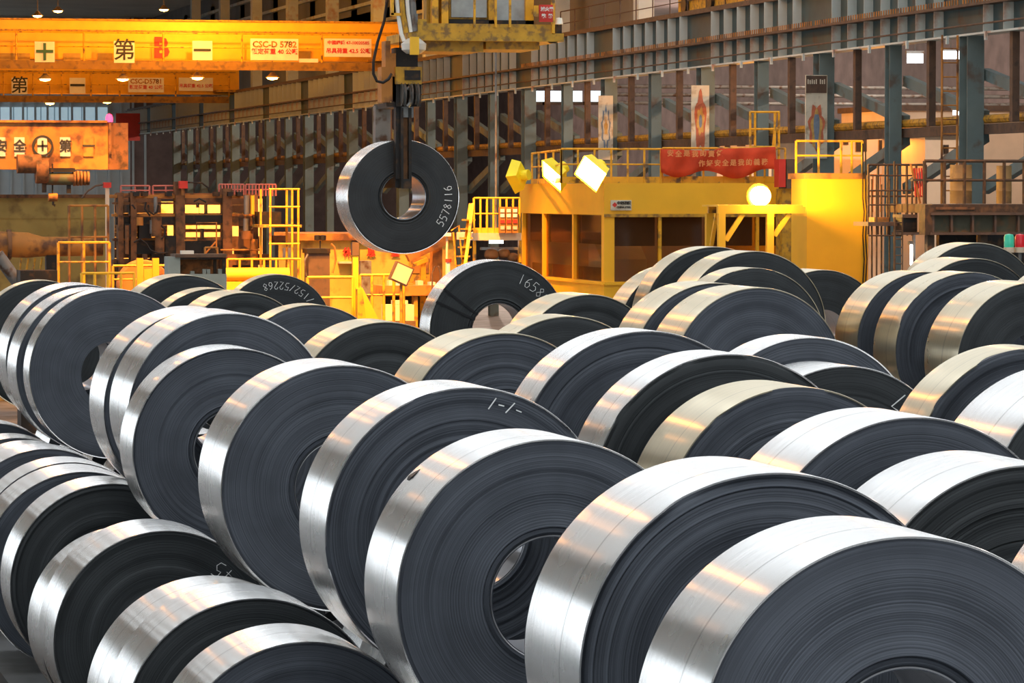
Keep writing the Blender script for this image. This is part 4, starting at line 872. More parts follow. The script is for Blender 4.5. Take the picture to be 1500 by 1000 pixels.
# stair platform left of the booth
Y4 = 71.5
t = thing('stair_platform', 'yellow platform slab with steel stair left of the booth', 'platform', at(725, 352, Y4))
rb(MB(), 694, 764, 341, 352, Y4, 1.6).build('slab', CREAM, t)
for x in (696, 762): rb(MB(), x - 1.5, x + 1.5, 352, 430, Y4 + .1, .12).build('post', YEL, t)
for k in range(2): MB().bar(at(693 - k * 4, 300, Y4 - .2 + k * .5), at(680 - k * 4, 400, Y4 - 1.6 + k * .5), .05, .09).build('stair_string', YEL, t)
for i in range(6): f_ = i / 6; MB().bar(at(689 - 12 * f_, 322 + 80 * f_, Y4 - .4 - f_), at(684 - 12 * f_, 322 + 80 * f_, Y4 + .1 - f_), .2, .03).build('tread', YEL, t)
zp = az(341, Y4)
railing('platform_railing', 'bright yellow railing with close posts on the stair platform left of the booth', 'railing', [(ax(695, Y4), Y4 + .05, zp), (ax(762, Y4), Y4 + .05, zp)], .68, 7, YELC, toe=.1)
t = thing('panel_board', 'red and white panel boxes fixed to the stair platform railing', 'panel box', at(745, 340, Y4 - .15))
for i in range(3):
    x = 732 + i * 9.3; f = rb(MB(), x, x + 8, 303, 341, Y4 - .12, .1).build('panel', RUSTO, t)
    for j, (y0, m) in enumerate(((306, WHITE), (313, WHITE), (322, RED), (331, CREAM))): rb(MB(), x + 1, x + 7, y0, y0 + 5, Y4 - .135, .02).build('label_plate', m, f)
fixture('fluorescent_light', 'white strip light under the stair platform', 718, 737, 352, 356.5, Y4 + .6, FLUO)
SACK = mat('brown_sacking', (.34, .17, .07), .9, vary=.3, vscale=8, bump=.3)
for i, (x, y, rx, ry) in enumerate(((720, 372, 12, 8), (738, 371, 10, 7), (751, 377, 9, 7))):
    c = at(x, y, Y4 + .4); mb = MB(); prof = [(math.sin(a_ * PI / 8) * rx / 75, -math.cos(a_ * PI / 8) * ry / 75) for a_ in range(9)]
    mb.lathe([(max(q, .001) * (1 + .1 * math.sin(i + j)), o_) for j, (q, o_) in enumerate(prof)], c, 'z', 14)
    o = mb.build('sack', SACK, None, True); tag(o, ('left', 'middle', 'right')[i] + ' of the brown sacks on the shelf under the stair platform', 'sack', 'sacks under the stair platform')
o = rb(MB(), 697, 764, 384, 389, Y4 + .1, 1.0).build('shelf', BROWN); tag(o, 'brown shelf plank carrying sacks under the stair platform', 'shelf')
o = rb(MB(), 704, 762, 362, 366, Y4 + 1.2, .1).build('plank', STEEL); tag(o, 'grey plank leaning behind the sacks under the stair platform', 'plank')
# ---------------------------------------------------------------- mill stand and plant at the left
def pb(t, name, m, x0, x1, y0, y1, Y, d, ground=False):
    if not ground: return rb(MB(), x0, x1, y0, y1, Y, d).build(name, m, t)
    a = at(x0, y1, Y); b = at(x1, y0, Y); return MB().box(a.x, b.x, Y, Y + d, 0, b.z).build(name, m, t)
def pt_(t, name, m, pts, Y, rpx, n=8, smooth=True):
    """tube through pixel points in the plane Y, radius in px"""
    c = at(*pts[0], Y); d = c.y * math.cos(PHI) + c.x * math.sin(PHI)
    return MB().tube([at(x, y, Y) for x, y in pts], rpx * d / F, n).build(name, m, t, smooth)
OLIVE = mat('olive_yellow_concrete', (.40, .30, .09), .85, dirt=(.20,.14,.05), dirt_amt=.3, vscale=1.2)
YM = 80.0
WALLY = mat('yellow_ochre_wall', (.72, .46, .08), .8, dirt=(.40,.20,.04), dirt_amt=.25, vscale=1.5)
# olive wall at the left edge
t = thing('partition_wall', 'olive concrete partition behind the rusty pipe at the left edge', 'wall', at(70, 420, 87))
a = at(-8, 288, 87); b = at(160, 288, 87)
MB().box(a.x, b.x, 87, 87.3, 0, a.z - .5).build('wall', OLIVE, t); MB().box(a.x, b.x, 86.98, 87.3, a.z - .5, a.z - .03).build('upper_course', OLIVE, t); MB().box(a.x, b.x + .05, 86.9, 87.4, a.z - .03, a.z + .05).build('coping', RUST, t)
# rusty pipe and its flange
t = thing('rusty_pipe', 'fat rusty pipe with a flange running in from the left edge', 'pipe', at(60, 362, YM))
P = [at(-10, 357, YM), at(40, 359, YM), at(62, 361, YM), at(150, 361, YM)]
MB().tube(P, [.27, .27, .21, .20], 20).build('pipe', RUSTO, t, True); MB().tube([at(10, 358, YM), at(16, 358, YM)], .32, 20).build('flange', RUST, t, True)
for x in (25, 35, 45, 55): pt_(t, 'support', YELD, [(x + 6, 378), (x, 425)], YM, 1.6)
pb(t, 'saddle', DARK, 68, 83, 372, 425, YM - .1, .3, True)
o = MB().tube([at(-4, 372, 76), at(16, 400, 76), at(34, 424, 76)], .13, 14).build('pale_pipe', STEEL, None, True); tag(o, 'pale diagonal pipe at the left edge below the rusty pipe', 'pipe')
o = pb(None, 'steel_crate', DARK, 30, 84, 396, 440, 75, .8, True); tag(o, 'black steel crate behind the first coils at the left edge', 'crate')
railing('railing', 'thin orange railing frame in front of the olive partition', 'railing', [(ax(101, 79), 79, az(400, 79)), (ax(158, 79), 79, az(400, 79))], (400 - 299) / 69, 3, RUSTO, r=.028, ground=True)
railing('railing', 'yellow railing at coil height left of the mill stand', 'railing', [(ax(119, 73), 73, az(425, 73)), (ax(196, 73), 73, az(425, 73))], .38, 4, YELC, r=.03, mid=False, ground=True)
railing('railing', 'orange railing frame before the pipe end and mill stand', 'railing', [(ax(85, 78), 78, az(415, 78)), (ax(160, 78), 78, az(415, 78))], (415 - 352) / 70, 2, YEL, r=.03, ground=True)
t = thing('warning_lamp', 'red signal box on a post at the left end of the mill stand', 'lamp', at(157, 300, YM - .5))
pb(t, 'box', RED, 152, 163, 267, 275, YM - .5, .2); pb(t, 'post', CREAM, 155, 160, 275, 330, YM - .45, .1, True); pt_(t, 'hose', BROWN, [(153, 270), (140, 272), (128, 280), (120, 290)], YM - .4, 1.4)
# mill stand
t = thing('mill_stand', 'rust-brown rolling mill stand with pipes and hydraulic cylinders, lit from behind', 'machine', at(270, 420, YM))
for x0, x1, y0 in ((174, 181, 282), (192, 200, 282), (258, 271, 266), (327, 340, 276), (372, 378, 285)): pb(t, 'column', RUST, x0, x1, y0, 440, YM, .4, True)
for x0, x1, y0, y1, m in ((165, 380, 313, 317, RUSTO), (160, 378, 285, 290, RUSTO), (166, 270, 296, 299, RUST), (170, 262, 318, 329, DARK), (270, 330, 315, 327, DARK), (272, 380, 348, 352, RUSTO), (166, 260, 349, 353, RUSTO), (340, 378, 318, 331, RUST), (175, 258, 352, 372, DARK), (270, 332, 352, 372, DARK), (336, 395, 372, 388, RUST), (166, 245, 380, 400, RUST), (340, 380, 346, 364, RUST), (270, 328, 290, 297, RUST)): pb(t, 'beam', m, x0, x1, y0, y1, YM + .1 + .01 * (y0 % 7), .25)
for x0, x1, y0, y1 in ((182, 190, 300, 312), (204, 222, 328, 349), (183, 192, 328, 349), (242, 258, 345, 400), (302, 304, 299, 313), (296, 299, 335, 350), (290, 292, 297, 304), (230, 235, 345, 360), (222, 240, 372, 392), (300, 316, 362, 376)): pb(t, 'block', DARK, x0, x1, y0, y1, YM - .05, .3)
for xc, y0, y1, r, m in ((228, 288, 312, 3, STEEL), (229, 318, 346, 8, RUST), (234, 346, 372, 7, RUST), (222, 322, 342, 3, STEEL), (361, 286, 314, 4, STEEL), (370, 286, 314, 3, YELC), (360, 320, 338, 4, STEEL), (362, 338, 350, 9, RUST), (372, 350, 378, 6, RUSTO), (205, 318, 330, 5, RUSTO), (186, 330, 372, 3, RUST), (212, 372, 400, 4, RUST)): pt_(t, 'cylinder', m, [(xc, y0), (xc, y1)], YM - .25, r, 12)
HZS = [[(217, 300), (219, 310), (225, 314), (230, 310), (232, 300)], [(214, 296), (212, 306), (220, 316)], [(196, 355), (205, 350), (214, 356), (220, 366), (232, 371), (246, 370)], [(190, 316), (188, 302), (194, 300), (198, 306)], [(236, 330), (242, 336), (241, 346), (236, 350)], [(275, 267), (296, 268), (305, 275), (307, 283)], [(370, 318), (374, 330), (368, 336)], [(284, 295), (292, 291), (302, 296)]]
for h_ in HZS: pt_(t, 'hose', DARK, h_, YM - .4, 1.4, 6)
for h_ in ([(270, 352), (288, 352), (288, 326), (317, 326), (317, 366)], [(300, 372), (316, 354)], [(323, 366), (382, 366)]): pt_(t, 'pipe', RUSTO, h_, YM - .45, 1.3, 6, False)
pb(t, 'signal_box', RED, 263, 275, 265, 276, YM - .2, .2); pb(t, 'box_post', RUSTO, 266, 270, 276, 286, YM - .15, .1)
for x in (200, 213, 248, 318, 352, 338): pb(t, 'valve', DARK, x - 4, x + 4, 281, 287, YM - .15, .3)
for y0, y1, xs_ in ((283, 291, ((168, 378),)), (291, 300, ((168, 236), (258, 378))), (300, 312, ((168, 236), (258, 270), (302, 304), (330, 378))), (312, 330, ((168, 378),)), (330, 335, ((168, 245), (258, 272), (325, 335), (350, 378))),
        (335, 340, ((168, 245), (258, 335), (350, 378))), (340, 347, ((168, 245), (258, 272), (325, 335), (350, 378))), (347, 364, ((168, 378),)), (364, 378, ((168, 334), (343, 378))), (378, 440, ((168, 378),))):
    for x0, x1 in xs_: pb(t, 'rear_plate', RUST if (x0 + y0) % 3 else BROWN, x0, x1, y0, y1, YM + .75, .05)
# lit screen wall behind the stand
HOTW = mat('pale_yellow_screen_wall', (.88, .68, .30), .8, dirt=(.6,.3,.08), dirt_amt=.25, vscale=1.5)
t = thing('screen_wall', 'bright yellow-lit screen wall glowing through the mill stand', 'wall', at(270, 420, 84.5))
for i in range(7):
    x0 = 168 + i * 31; MB().box(ax(x0, 84.5), ax(x0 + 30.4, 84.5), 84.5, 84.6, 0, az(291 + (i % 3) * 2, 84.5)).build('panel', HOTW, t)
def added_lamp(label, px, py, Y, power, aim=None, col=SODIUM, size=.2, ang=.75):  # lamps added above the frame to brighten the background plant
    """unseen fill light hung high in the hall, aimed at the spot seen at (px, py, Y)"""
    q = at(px, py, Y); p = Vector((q.x - 1.2, q.y - 3.6, 10.6)); t = thing('added_fill_lamp', label, 'lamp', p, 'added sodium lamps above the frame')
    MB().box(p.x - size, p.x + size, p.y - .1, p.y + .1, p.z, p.z + size).build('housing', SHADE, t)
    MB().box(p.x - size * .9, p.x + size * .9, p.y - .09, p.y + .09, p.z - .02, p.z - .001).build('lens', LAMPB, t)
    MB().tube([(p.x, p.y, p.z + size), (p.x, p.y, HZ)], .012, 5).build('cord', SHADE, t)
    light('added_fill_light', (p.x, p.y, p.z - .15), power * 26, col, .15, 'SPOT', q, ang, .7)
added_lamp('added lamp above the frame lighting the screen wall, left', 215, 276, 82.8, 260); added_lamp('added lamp above the frame lighting the screen wall, right', 320, 276, 82.8, 320)
# pink-red railings on top
PINK = mat('pinkish_red_railing_paint', (.55, .16, .12), .6, vary=.2)
for i, (x0, x1, n, y0) in enumerate(((177, 219, 2, 272), (224, 262, 2, 272), (321, 357, 8, 270), (360, 404, 9, 270))):
    railing('railing', ('leftmost', 'second', 'third', 'rightmost')[i] + ' pinkish red railing section on top of the mill stand', 'railing', [(ax(x0, YM + .4), YM + .4, az(287, YM)), (ax(x1, YM + .4), YM + .4, az(287, YM))], (287 - y0) / 68, n, PINK, r=.02)
# scaffold tower
t = thing('scaffold_tower', 'orange tubular access tower right of the mill stand', 'scaffold', at(415, 400, YM - 1.6))
for x, y0 in ((382, 277), (396, 277), (420, 277), (428, 277), (437, 277)): pt_(t, 'standard', YEL, [(x, y0), (x, 600)], YM - 1.6 + (.5 if x in (382, 420) else 0), 1.7, 6)
for y in (277, 303, 331, 357): pt_(t, 'ledger', YEL, [(394, y), (439, y)], YM - 1.6, 1.6, 6)
pb(t, 'deck', YELD, 380, 442, 329, 333, YM - 1.6, 1.0); pb(t, 'lower_deck', YELD, 396, 442, 378, 381, YM - 1.6, 1.0)
t = thing('motor_unit', 'dark motor unit with orange belts inside the access tower', 'machine', at(400, 330, YM - .6)); pb(t, 'casing', DARK, 378, 412, 310, 329, YM - .6, .5); pb(t, 'cover', RUST, 400, 420, 345, 357, YM - .6, .5); pb(t, 'panel', CREAM, 415, 429, 363, 378, YM - .7, .1)
# yellow roller / drum and plates
o = MB().cyl(at(328, 402, 76.55), at(423, 402, 76.55), 10 / 70, 20).build('roller', YELC, None, True); tag(o, 'bright yellow horizontal roller behind the chalk-numbered far coil', 'roller')
o = pb(None, 'guide_beam', YELC, 328, 404, 412, 424, 76.4, .3, True); tag(o, 'yellow guide beam below the bright yellow roller', 'beam')
railing('railing', 'yellow railing above the bright yellow roller', 'railing', [(ax(333, 77), 77, az(396, 77)), (ax(440, 77), 77, az(396, 77))], .26, 6, YEL, r=.025, mid=False, ground=True)
p = at(210, 418, 76.8); t = thing('drum', 'large rusty drum end behind the yellow upright plates', 'drum', p)
MB().lathe([(.001, -.2), (.5, -.2), (.53, -.16), (.53, .3), (.001, .3)], p, 'y', 36).build('shell', RUSTO, t, True); MB().lathe([(.001, -.26), (.12, -.26), (.12, -.2)], p, 'y', 16).build('hub', RUST, t, True); MB().box(p.x - .4, p.x + .4, p.y - .1, p.y + .25, 0, p.z - .4).build('cradle', RUST, t)
t = thing('yellow_bracket', 'bright yellow forked bracket standing before the rusty drum', 'bracket', at(217, 420, 75)); pb(t, 'upright', YELC, 201, 210, 378, 440, 75, .12, True); pb(t, 'upright', YELC, 224, 233, 378, 440, 75, .12, True); pb(t, 'cross_plate', YELC, 208, 226, 394, 440, 75.05, .06)
railing('railing', 'yellow railing frame left of the forked bracket', 'railing', [(ax(165, 75.5), 75.5, az(430, 75.5)), (ax(245, 75.5), 75.5, az(430, 75.5))], (430 - 386) / 72, 2, YEL, r=.028, ground=True)
# grey-green cabinet
GG = mat('grey_green_cabinet_paint', (.26, .31, .29), .55, vary=.12)
YG = 70.0
t = thing('desk_cabinet', 'grey-green open desk cabinet standing behind the far coils at left', 'cabinet', at(290, 430, YG))
pb(t, 'side_post', GG, 246, 264, 376, 450, YG, .5, True); pb(t, 'lower_panel', GG, 264, 332, 401, 450, YG, .05, True); pb(t, 'tray', BROWN, 257, 332, 372, 377, YG - .05, .7); pb(t, 'back_panel', RUST, 264, 320, 377, 401, YG + .45, .04); pb(t, 'right_post', DARK, 326, 331, 377, 401, YG + .02, .06); pb(t, 'right_post', DARK, 313, 317, 377, 401, YG + .3, .06)
for x in (279, 297, 302, 320): pb(t, 'terminal', GG, x, x + 6, 394 if x > 290 else 397, 401, YG + .1, .1)
pb(t, 'tray_box', WHITE, 266, 284, 367, 372, YG + .1, .2); pb(t, 'front_edge', DARK, 264, 326, 377, 380, YG, .04)
railing('railing', 'bent orange frame lying on the grey-green desk cabinet', 'railing', [(ax(300, YG + .3), YG + .3, az(372, YG)), (ax(318, YG + .3), YG + .3, az(372, YG))], .14, 1, RUSTO, r=.02, mid=False)
added_lamp('added lamp above the frame lighting the yellow roller and railings', 380, 360, 76.0, 420); added_lamp('added lamp above the frame lighting the olive partition', 70, 330, 84.0, 230); added_lamp('added lamp above the frame lighting the forked yellow bracket', 215, 370, 75.5, 420)

# ---------------------------------------------------------------- middle: rest room wall and clutter under the hanging coil
YW = 80.0
t = thing('rest_room', 'yellow rest room wall with red characters behind the hanging coil', 'building', at(545, 440, YW))
a = at(441, 352, YW); b = at(668, 352, YW)
MB().box(a.x, b.x, YW, YW + 3, 0, a.z).build('wall', WALLY, t); MB().box(a.x - .1, b.x, YW - .15, YW + 3, a.z, az(341, YW)).build('eave_beam', RUSTO, t)
for x, ch in ((508, '休'), (543, '息'), (578, '室')): sign_text(t, ch, x, 370, YW, 14, RED, .006)
pb(t, 'pilaster', BROWN, 516, 526, 341, 440, YW - .1, .1); d_ = pb(t, 'door', YELD, 600, 632, 372, 440, YW - .05, .05); pb(d_, 'door_panel', RUSTO, 604, 628, 378, 400, YW - .07, .02)
pb(t, 'ledge', CREAM, 497, 516, 383, 386, YW - .2, .2)
t = thing('control_cabinet', 'dark standing cabinet with curled pipes left of the red characters', 'cabinet', at(468, 440, 78)); pb(t, 'body', BROWN, 452, 483, 371, 470, 78, .5, True); pb(t, 'lid', DARK, 450, 484, 364, 371, 77.95, .6)
pt_(t, 'side_pipe', STEEL, [(449, 405), (447, 380), (451, 372)], 77.9, 1.6); pt_(t, 'side_pipe', RUSTO, [(487, 400), (492, 380), (490, 362), (485, 357)], 77.9, 1.5)
for x in (465, 473): MB().lathe([(.001, -.06), (.07, -.05), (.07, .05), (.001, .06)], at(x, 348, 78.2), 'z', 12).build('horn', DARK, t, True)
pt_(t, 'horn_stem', DARK, [(469, 364), (469, 352)], 78.2, 1.3)
YF = 73.0
t = thing('yellow_post', 'tall yellow post under the left rim of the hanging coil', 'post', at(521, 470, YF)); pb(t, 'shaft', YELC, 517, 525, 374, 480, YF, .12, True); pb(t, 'cap', BROWN, 516, 526, 355, 374, YF - .02, .16)
railing('railing', 'yellow tube rail with rounded corner left of the tall yellow post', 'railing', [(ax(450, YF), YF, az(470, YF)), (ax(516, YF), YF, az(470, YF))], (470 - 405) / 73, 1, YELC, r=.035, ground=True)
railing('railing', 'yellow stair handrail right of the tall yellow post', 'railing', [(ax(527, YF), YF, az(466, YF)), (ax(562, YF), YF, az(466, YF)), (ax(591, YF), YF, az(466, YF))], (466 - 402) / 73, 2, YEL, r=.03, ground=True)
t = thing('stair_plate', 'bright yellow triangular stair side plate', 'stair', at(538, 470, YF - .3))
P = [at(x, y, YF - .3) for x, y in ((521, 421), (531, 421), (556, 470), (521, 470))]; MB().prism([(p.x, p.z) for p in P], YF - .3, YF - .26).build('side_plate', YELC, t); MB().box(P[3].x, P[2].x, YF - .3, YF - .2, 0, P[2].z).build('lower_plate', YEL, t)
P = [at(x, y, YF - .3) for x, y in ((521, 423), (528, 423), (534, 470), (521, 470))]; MB().prism([(p.x, p.z) for p in P], YF - .5, YF - .31).build('front_plate', YEL, t)
o = pb(None, 'meter_box', STEEL, 528, 544, 382, 421, YF + 1.2, .3, True); tag(o, 'grey meter box standing right of the tall yellow post', 'box')
t = thing('work_bench', 'orange bench deck with cluttered top under the hanging coil', 'bench', at(610, 470, 76)); pb(t, 'deck', RUSTO, 560, 645, 418, 433, 76, 1.0); pb(t, 'leg', YELD, 606, 612, 433, 480, 76.1, .2, True); pb(t, 'leg', YELD, 636, 644, 433, 480, 76.1, .2, True); pb(t, 'rear_board', DARK, 562, 640, 433, 480, 77, .05)
for i, x in enumerate((570, 580, 598, 612, 630)): o = pb(None, 'small_crate', (CREAM, WHITE, RUSTO, CREAM, WHITE)[i], x, x + 8, 411 + (i % 3) * 2, 418, 76.3, .25); tag(o, ORD[i].replace('nearest', 'first') + ' small crate from the left on the orange bench', 'crate', 'small crates on the orange bench')
for i, (x0, x1, y0, y1) in enumerate(((563, 578, 446, 470), (579, 593, 446, 470), (594, 607, 446, 470), (577, 598, 440, 446))): o = pb(None, 'carton', CREAM, x0, x1 - .4, y0, y1 - .3, 75.2, .3); tag(o, ('left', 'middle', 'right', 'topmost flat')[i] + ' carton of the stack below the orange bench', 'carton', 'cartons below the bench')
a_ = at(560, 470, 75.1); b_ = at(609, 470, 75.1); o = MB().box(a_.x, b_.x, 75.1, 75.7, 0, a_.z - .004).build('carton_stand', BROWN); tag(o, 'brown box stand carrying the stacked cartons below the bench', 'stand')
# tilted square lamp
p = at(589, 401, 72.3); t = thing('square_floodlight', 'tilted square floodlight with dull lens below the hanging coil', 'floodlight', p)
q = Matrix.Rotation(.42, 3, 'Y'); s = .19
def qp(x, y, z): return p + q @ Vector((x, y, z))
MB().add([qp(x*s, y_, z*s) for y_ in (0, .2) for x, z in ((-1,-1),(1,-1),(1,1),(-1,1))], [(0,1,2,3),(4,7,6,5),(0,4,5,1),(1,5,6,2),(2,6,7,3),(3,7,4,0)]).build('housing', BROWN, t)
MB().add([qp(x*s*.85, -.01, z*s*.85) for x, z in ((-1,-1),(1,-1),(1,1),(-1,1))] + [qp(x*s*.85, 0, z*s*.85) for x, z in ((-1,-1),(1,-1),(1,1),(-1,1))], [(0,1,2,3),(0,4,5,1),(1,5,6,2),(2,6,7,3),(3,7,4,0)]).build('lens', CREAM, t)
MB().tube([p + Vector((0, .1, -.1)), p + Vector((0, .1, -p.z))], .03, 6).build('stand', YELD, t)
# slanted jib and posts to the right
t = thing('jib_arm', 'orange slanted jib arm with upright behind the hanging coil', 'jib', at(625, 440, 77)); MB().bar(at(597, 378, 77), at(652, 352, 77), .25, .16).build('arm', RUSTO, t); pb(t, 'upright', RUSTO, 634, 648, 360, 450, 77.2, .3, True); pb(t, 'strut', YEL, 617, 624, 384, 450, 76.8, .15, True); MB().bar(at(606, 388, 76.8), at(626, 380, 76.8), .12, .08).build('bracket', YEL, t)
o = pt_(None, 'hoop', BROWN, [(634, 640), (633, 400), (637, 390), (642, 390), (645, 400), (644, 640)], 75.8, 1.2); tag(o, 'thin dark hoop standing beside the jib upright', 'hoop')
t = thing('post_lamp', 'slim pale post with lamp head right of the hanging coil rim', 'lamp', at(654, 420, 74)); pt_(t, 'post', CREAM, [(650, 640), (655, 345)], 74, 1.6); pb(t, 'head', WHITE, 648, 661, 341, 346, 73.9, .15); pt_(t, 'stay', YELD, [(664, 340), (668, 395)], 74.1, 1.4); pt_(t, 'stay', YELD, [(661, 338), (672, 330), (677, 380)], 74.2, 1.4)
t = thing('bollard', 'white bollard with red cap near the strapped upright coil', 'bollard', at(657, 430, 73)); pt_(t, 'shaft', WHITE, [(657, 640), (657, 384)], 73, 3, 10); pt_(t, 'cap', RED, [(657, 384), (657, 379)], 73, 4.5, 10)
added_lamp('added lamp above the frame lighting the orange bench and cartons', 560, 400, 73.5, 430); added_lamp('added lamp above the frame lighting the rest room wall', 500, 360, 78.5, 430); added_lamp('added lamp above the frame lighting the stair left of the booth', 660, 360, 72.0, 420)
# ---------------------------------------------------------------- rusty platform at the right edge
YP = 58.5
t = thing('work_platform', 'rusty steel work platform with boxed side girder at the right edge', 'platform', at(1430, 340, YP))
pb(t, 'deck_edge', RUSTD, 1366, 1530, 299, 312, YP, 2.4); pb(t, 'girder_web', GRIME, 1368, 1530, 313, 340, YP + .1, .06); pb(t, 'girder_flange', BROWN, 1364, 1530, 340, 344, YP - .05, .35); pb(t, 'top_flange', BROWN, 1364, 1530, 311, 315, YP - .05, .35)
for x in (1366, 1393, 1424, 1457, 1491): pb(t, 'stiffener', BROWN, x, x + 3, 315, 340, YP, .1)
for x in (1362, 1440, 1520): X = ax(x, YP); MB().box(X, X + .12, YP + .1, YP + .25, 0, az(344, YP)).build('leg', RUSTD, t)
pb(t, 'bracket', RUSTD, 1355, 1366, 300, 344, YP, .3); pb(t, 'rust_plate', RUST, 1371, 1428, 303, 307, YP - .02, .02)
zd = az(299, YP)
railing('platform_railing', 'brown railing along the rusty work platform in front of the drums', 'railing', [(ax(1357, YP), YP + .1, zd), (ax(1532, YP), YP + .1, zd)], (299 - 235) / 91, 6, RUSTD, r=.03)
railing('platform_railing', 'brown railing running left from the work platform to the yellow block', 'railing', [(ax(1272, YP + 2), YP + 2, az(345, YP + 2)), (ax(1356, YP + 2), YP + 2, az(345, YP + 2))], (345 - 240) / 89, 6, RUSTD, r=.022)
DRUM = mat('tan_drum_paint', (.30, .19, .07), .6, dirt=(.15,.10,.05), dirt_amt=.3, vscale=2)
for i, (x0, x1, y0) in enumerate(((1391, 1424, 240), (1459, 1482, 241))):
    p = at((x0 + x1) / 2, 299, YP + 1.0); r = (x1 - x0) / 2 / 90; h = (299 - y0) / 90
    t = thing('drum', ('large tan steel drum', 'narrower tan steel drum')[i] + ' standing on the rusty work platform', 'drum', p, 'drums on the work platform')
    MB().lathe([(.001, .01), (r, .01), (r, h*.33), (r*1.03, h*.345), (r, h*.36), (r, h*.65), (r*1.03, h*.665), (r, h*.68), (r, h), (r*.94, h), (r*.94, h-.02), (.001, h-.02)], p, 'z', 24).build('shell', DRUM, t, True)
    MB().lathe([(.001, h+.03), (r*.2, h+.03), (r*.2, h-.02)], p, 'z', 10).build('bung', BROWN, t, True)
t = thing('red_pipes', 'bundle of red upright pipes beside the railing at right', 'pipes', at(1345, 288, YP + .8))
for i in range(4): pt_(t, 'pipe', RED, [(1339 + i * 3.6, 246), (1341 + i * 3.6, 288)], YP + .8, 1.3)
MB().tube([at(1334, 240, YP + .8), at(1348, 298, YP + .8)], .02, 6).build('stay', RUSTO, t); pb(t, 'clamp', BROWN, 1337, 1354, 262, 265, YP + .75, .1)
t = thing('pipe_frame', 'rusty frame of upright pipes right of the yellow block', 'frame', at(1300, 420, YP + 1))
for x, y0, y1 in ((1277, 262, 720), (1284, 258, 720), (1291, 270, 720), (1303, 262, 720), (1310, 236, 720), (1329, 258, 345), (1336, 262, 345)): pt_(t, 'upright', RUSTD, [(x, y0), (x, y1)], YP + 1 + (x % 3) * .3, 1.4, 6)
for y, x0, x1 in ((257, 1274, 1340), (279, 1274, 1338), (300, 1274, 1312), (345, 1272, 1322)): pt_(t, 'cross_pipe', RUSTD, [(x0, y), (x1, y)], YP + .9, 1.3, 6)
pb(t, 'landing', BROWN, 1272, 1322, 325, 331, YP + .9, .8); pb(t, 'orange_box', RUSTO, 1281, 1302, 318, 325, YP + 1.1, .3)
t = thing('ladder', 'short rusty ladder hanging between frame and work platform', 'ladder', at(1316, 425, YP + .4))
for x in (1311, 1322): pt_(t, 'stile', RUSTD, [(x, 318), (x, 720)], YP + .4, 1.2, 6)
for i in range(8): pt_(t, 'rung', RUSTD, [(1311, 326 + i * 12), (1322, 326 + i * 12)], YP + .4, 1.0, 5)
t = thing('junction_box', 'dark junction box bolted under the small landing at right', 'box', at(1333, 345, YP + .6)); pb(t, 'body', DARK, 1323, 1343, 319, 344, YP + .6, .4); pb(t, 'cover', BROWN, 1322, 1344, 314, 319, YP + .55, .5); pb(t, 'base_plate', BROWN, 1320, 1366, 340, 344, YP + .5, .5)
for i, (x, y0, y1) in enumerate(((1335, 358, 388), (1360, 346, 364))):
    t = thing('tube_light', ('longer', 'shorter')[i] + ' upright fluorescent tube glowing under the work platform', 'lamp', at(x, y1, YP + .3), 'upright tube lights under the platform')
    pt_(t, 'tube', FLUO, [(x, y0), (x, y1)], YP + .3, 2.0, 8); pb(t, 'cap', STEEL, x - 2.5, x + 2.5, y0 - 5, y0, YP + .25, .1); pb(t, 'post', STEEL, x + 3, x + 6, y0 - 14, y1 + 30, YP + .45, .08, True)
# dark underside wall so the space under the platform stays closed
t = thing('under_wall', 'dark wall under the rusty work platform', 'wall', at(1430, 400, YP + 2.2)); MB().box(ax(1376, YP + 2.2), ax(1545, YP + 2.2), YP + 2.2, YP + 2.35, 0, zd - .3).build('sheet', DARK, t); pb(t, 'pipe_stub', BROWN, 1436, 1446, 344, 356, YP + 1.9, .2)
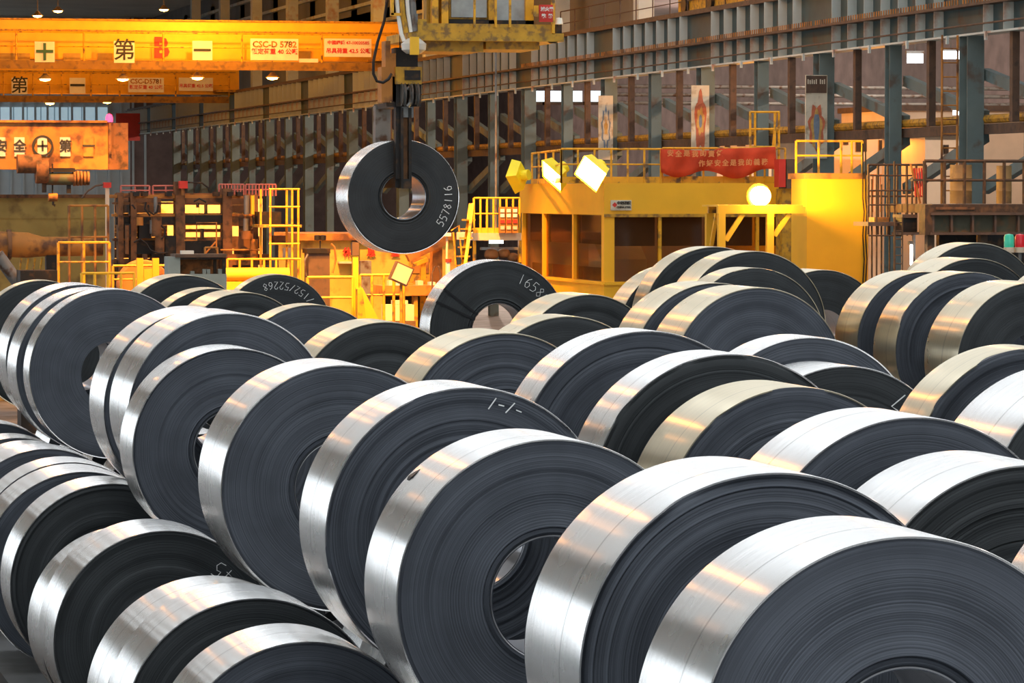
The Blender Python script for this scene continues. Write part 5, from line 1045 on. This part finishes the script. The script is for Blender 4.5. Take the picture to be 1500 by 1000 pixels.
# beacons
for x, m, nm in ((1478, mat('green_beacon_lens', (.05, .45, .28), .25, vary=.1, emit=(.05, .5, .3), estr=.25), 'green'), (1494, mat('red_beacon_lens', (.55, .02, .03), .25, vary=.1, emit=(.6, .02, .02), estr=.25), 'red')):
    p = at(x, 362, 53.0); t = thing('beacon', f'{nm} beacon lamp above the coils at the right edge', 'beacon', p, 'beacon lamps')
    MB().lathe([(.07, .0), (.075, .03), (.075, .15), (.06, .19), (.001, .20)], p, 'z', 16).build('lens', m, t, True); MB().lathe([(.001, -.08), (.08, -.08), (.08, .0), (.001, 0)], p, 'z', 16).build('base', CREAM, t, True)
    MB().tube([(p.x, p.y, p.z - .08), (p.x, p.y, 0)], .03, 8).build('stem', STEEL, t)
added_lamp('added lamp above the frame lighting the rusty work platform', 1300, 260, 58.5, 60)
# ---------------------------------------------------------------- sodium high-bay lamps under the roof
LAMPB = MATS.get('sodium_bulb') or mat('sodium_bulb', (1, .6, .2), .5, vary=0, emit=(1, .45, .08), estr=60)
SHADE = MATS.get('lamp_shade_metal') or mat('lamp_shade_metal', (.25, .2, .15), .5, .3, vary=.1)
def high_bay(x, y, z, power, lab, grp='sodium high-bay lamps'):
    t = thing('high_bay_lamp', lab, 'lamp', (x, y, z), grp)
    mb = MB(); mb.lathe([(.06, .5), (.12, .42), (.16, .3), (.34, 0), (.32, 0), (.1, .3)], (x, y, z), 'z', 14); mb.build('shade', SHADE, t, True)
    mb = MB(); mb.tube([(x, y, z + .48), (x, y, HZ)], .02, 5); mb.build('rod', SHADE, t)
    mb = MB(); mb.lathe([(.001, .02), (.09, .05), (.12, .13), (.09, .22), (.001, .26)], (x, y, z), 'z', 10); mb.build('bulb', LAMPB, t, True)
    light('sodium_light', (x, y, z - .12), power, SODIUM, .18)
for x, y, pw in ((3.2, 58, 900), (4.2, 92, 800), (2.0, 150, 2600), (23, 66, 500), (23, 100, 1200), (23, 130, 1400), (23, 160, 1400), (23, 190, 700), (10, 120, 1400), (10, 180, 800)):
    high_bay(x, y, 14.6, pw, 'sodium high-bay lamp hanging under the roof above the frame')
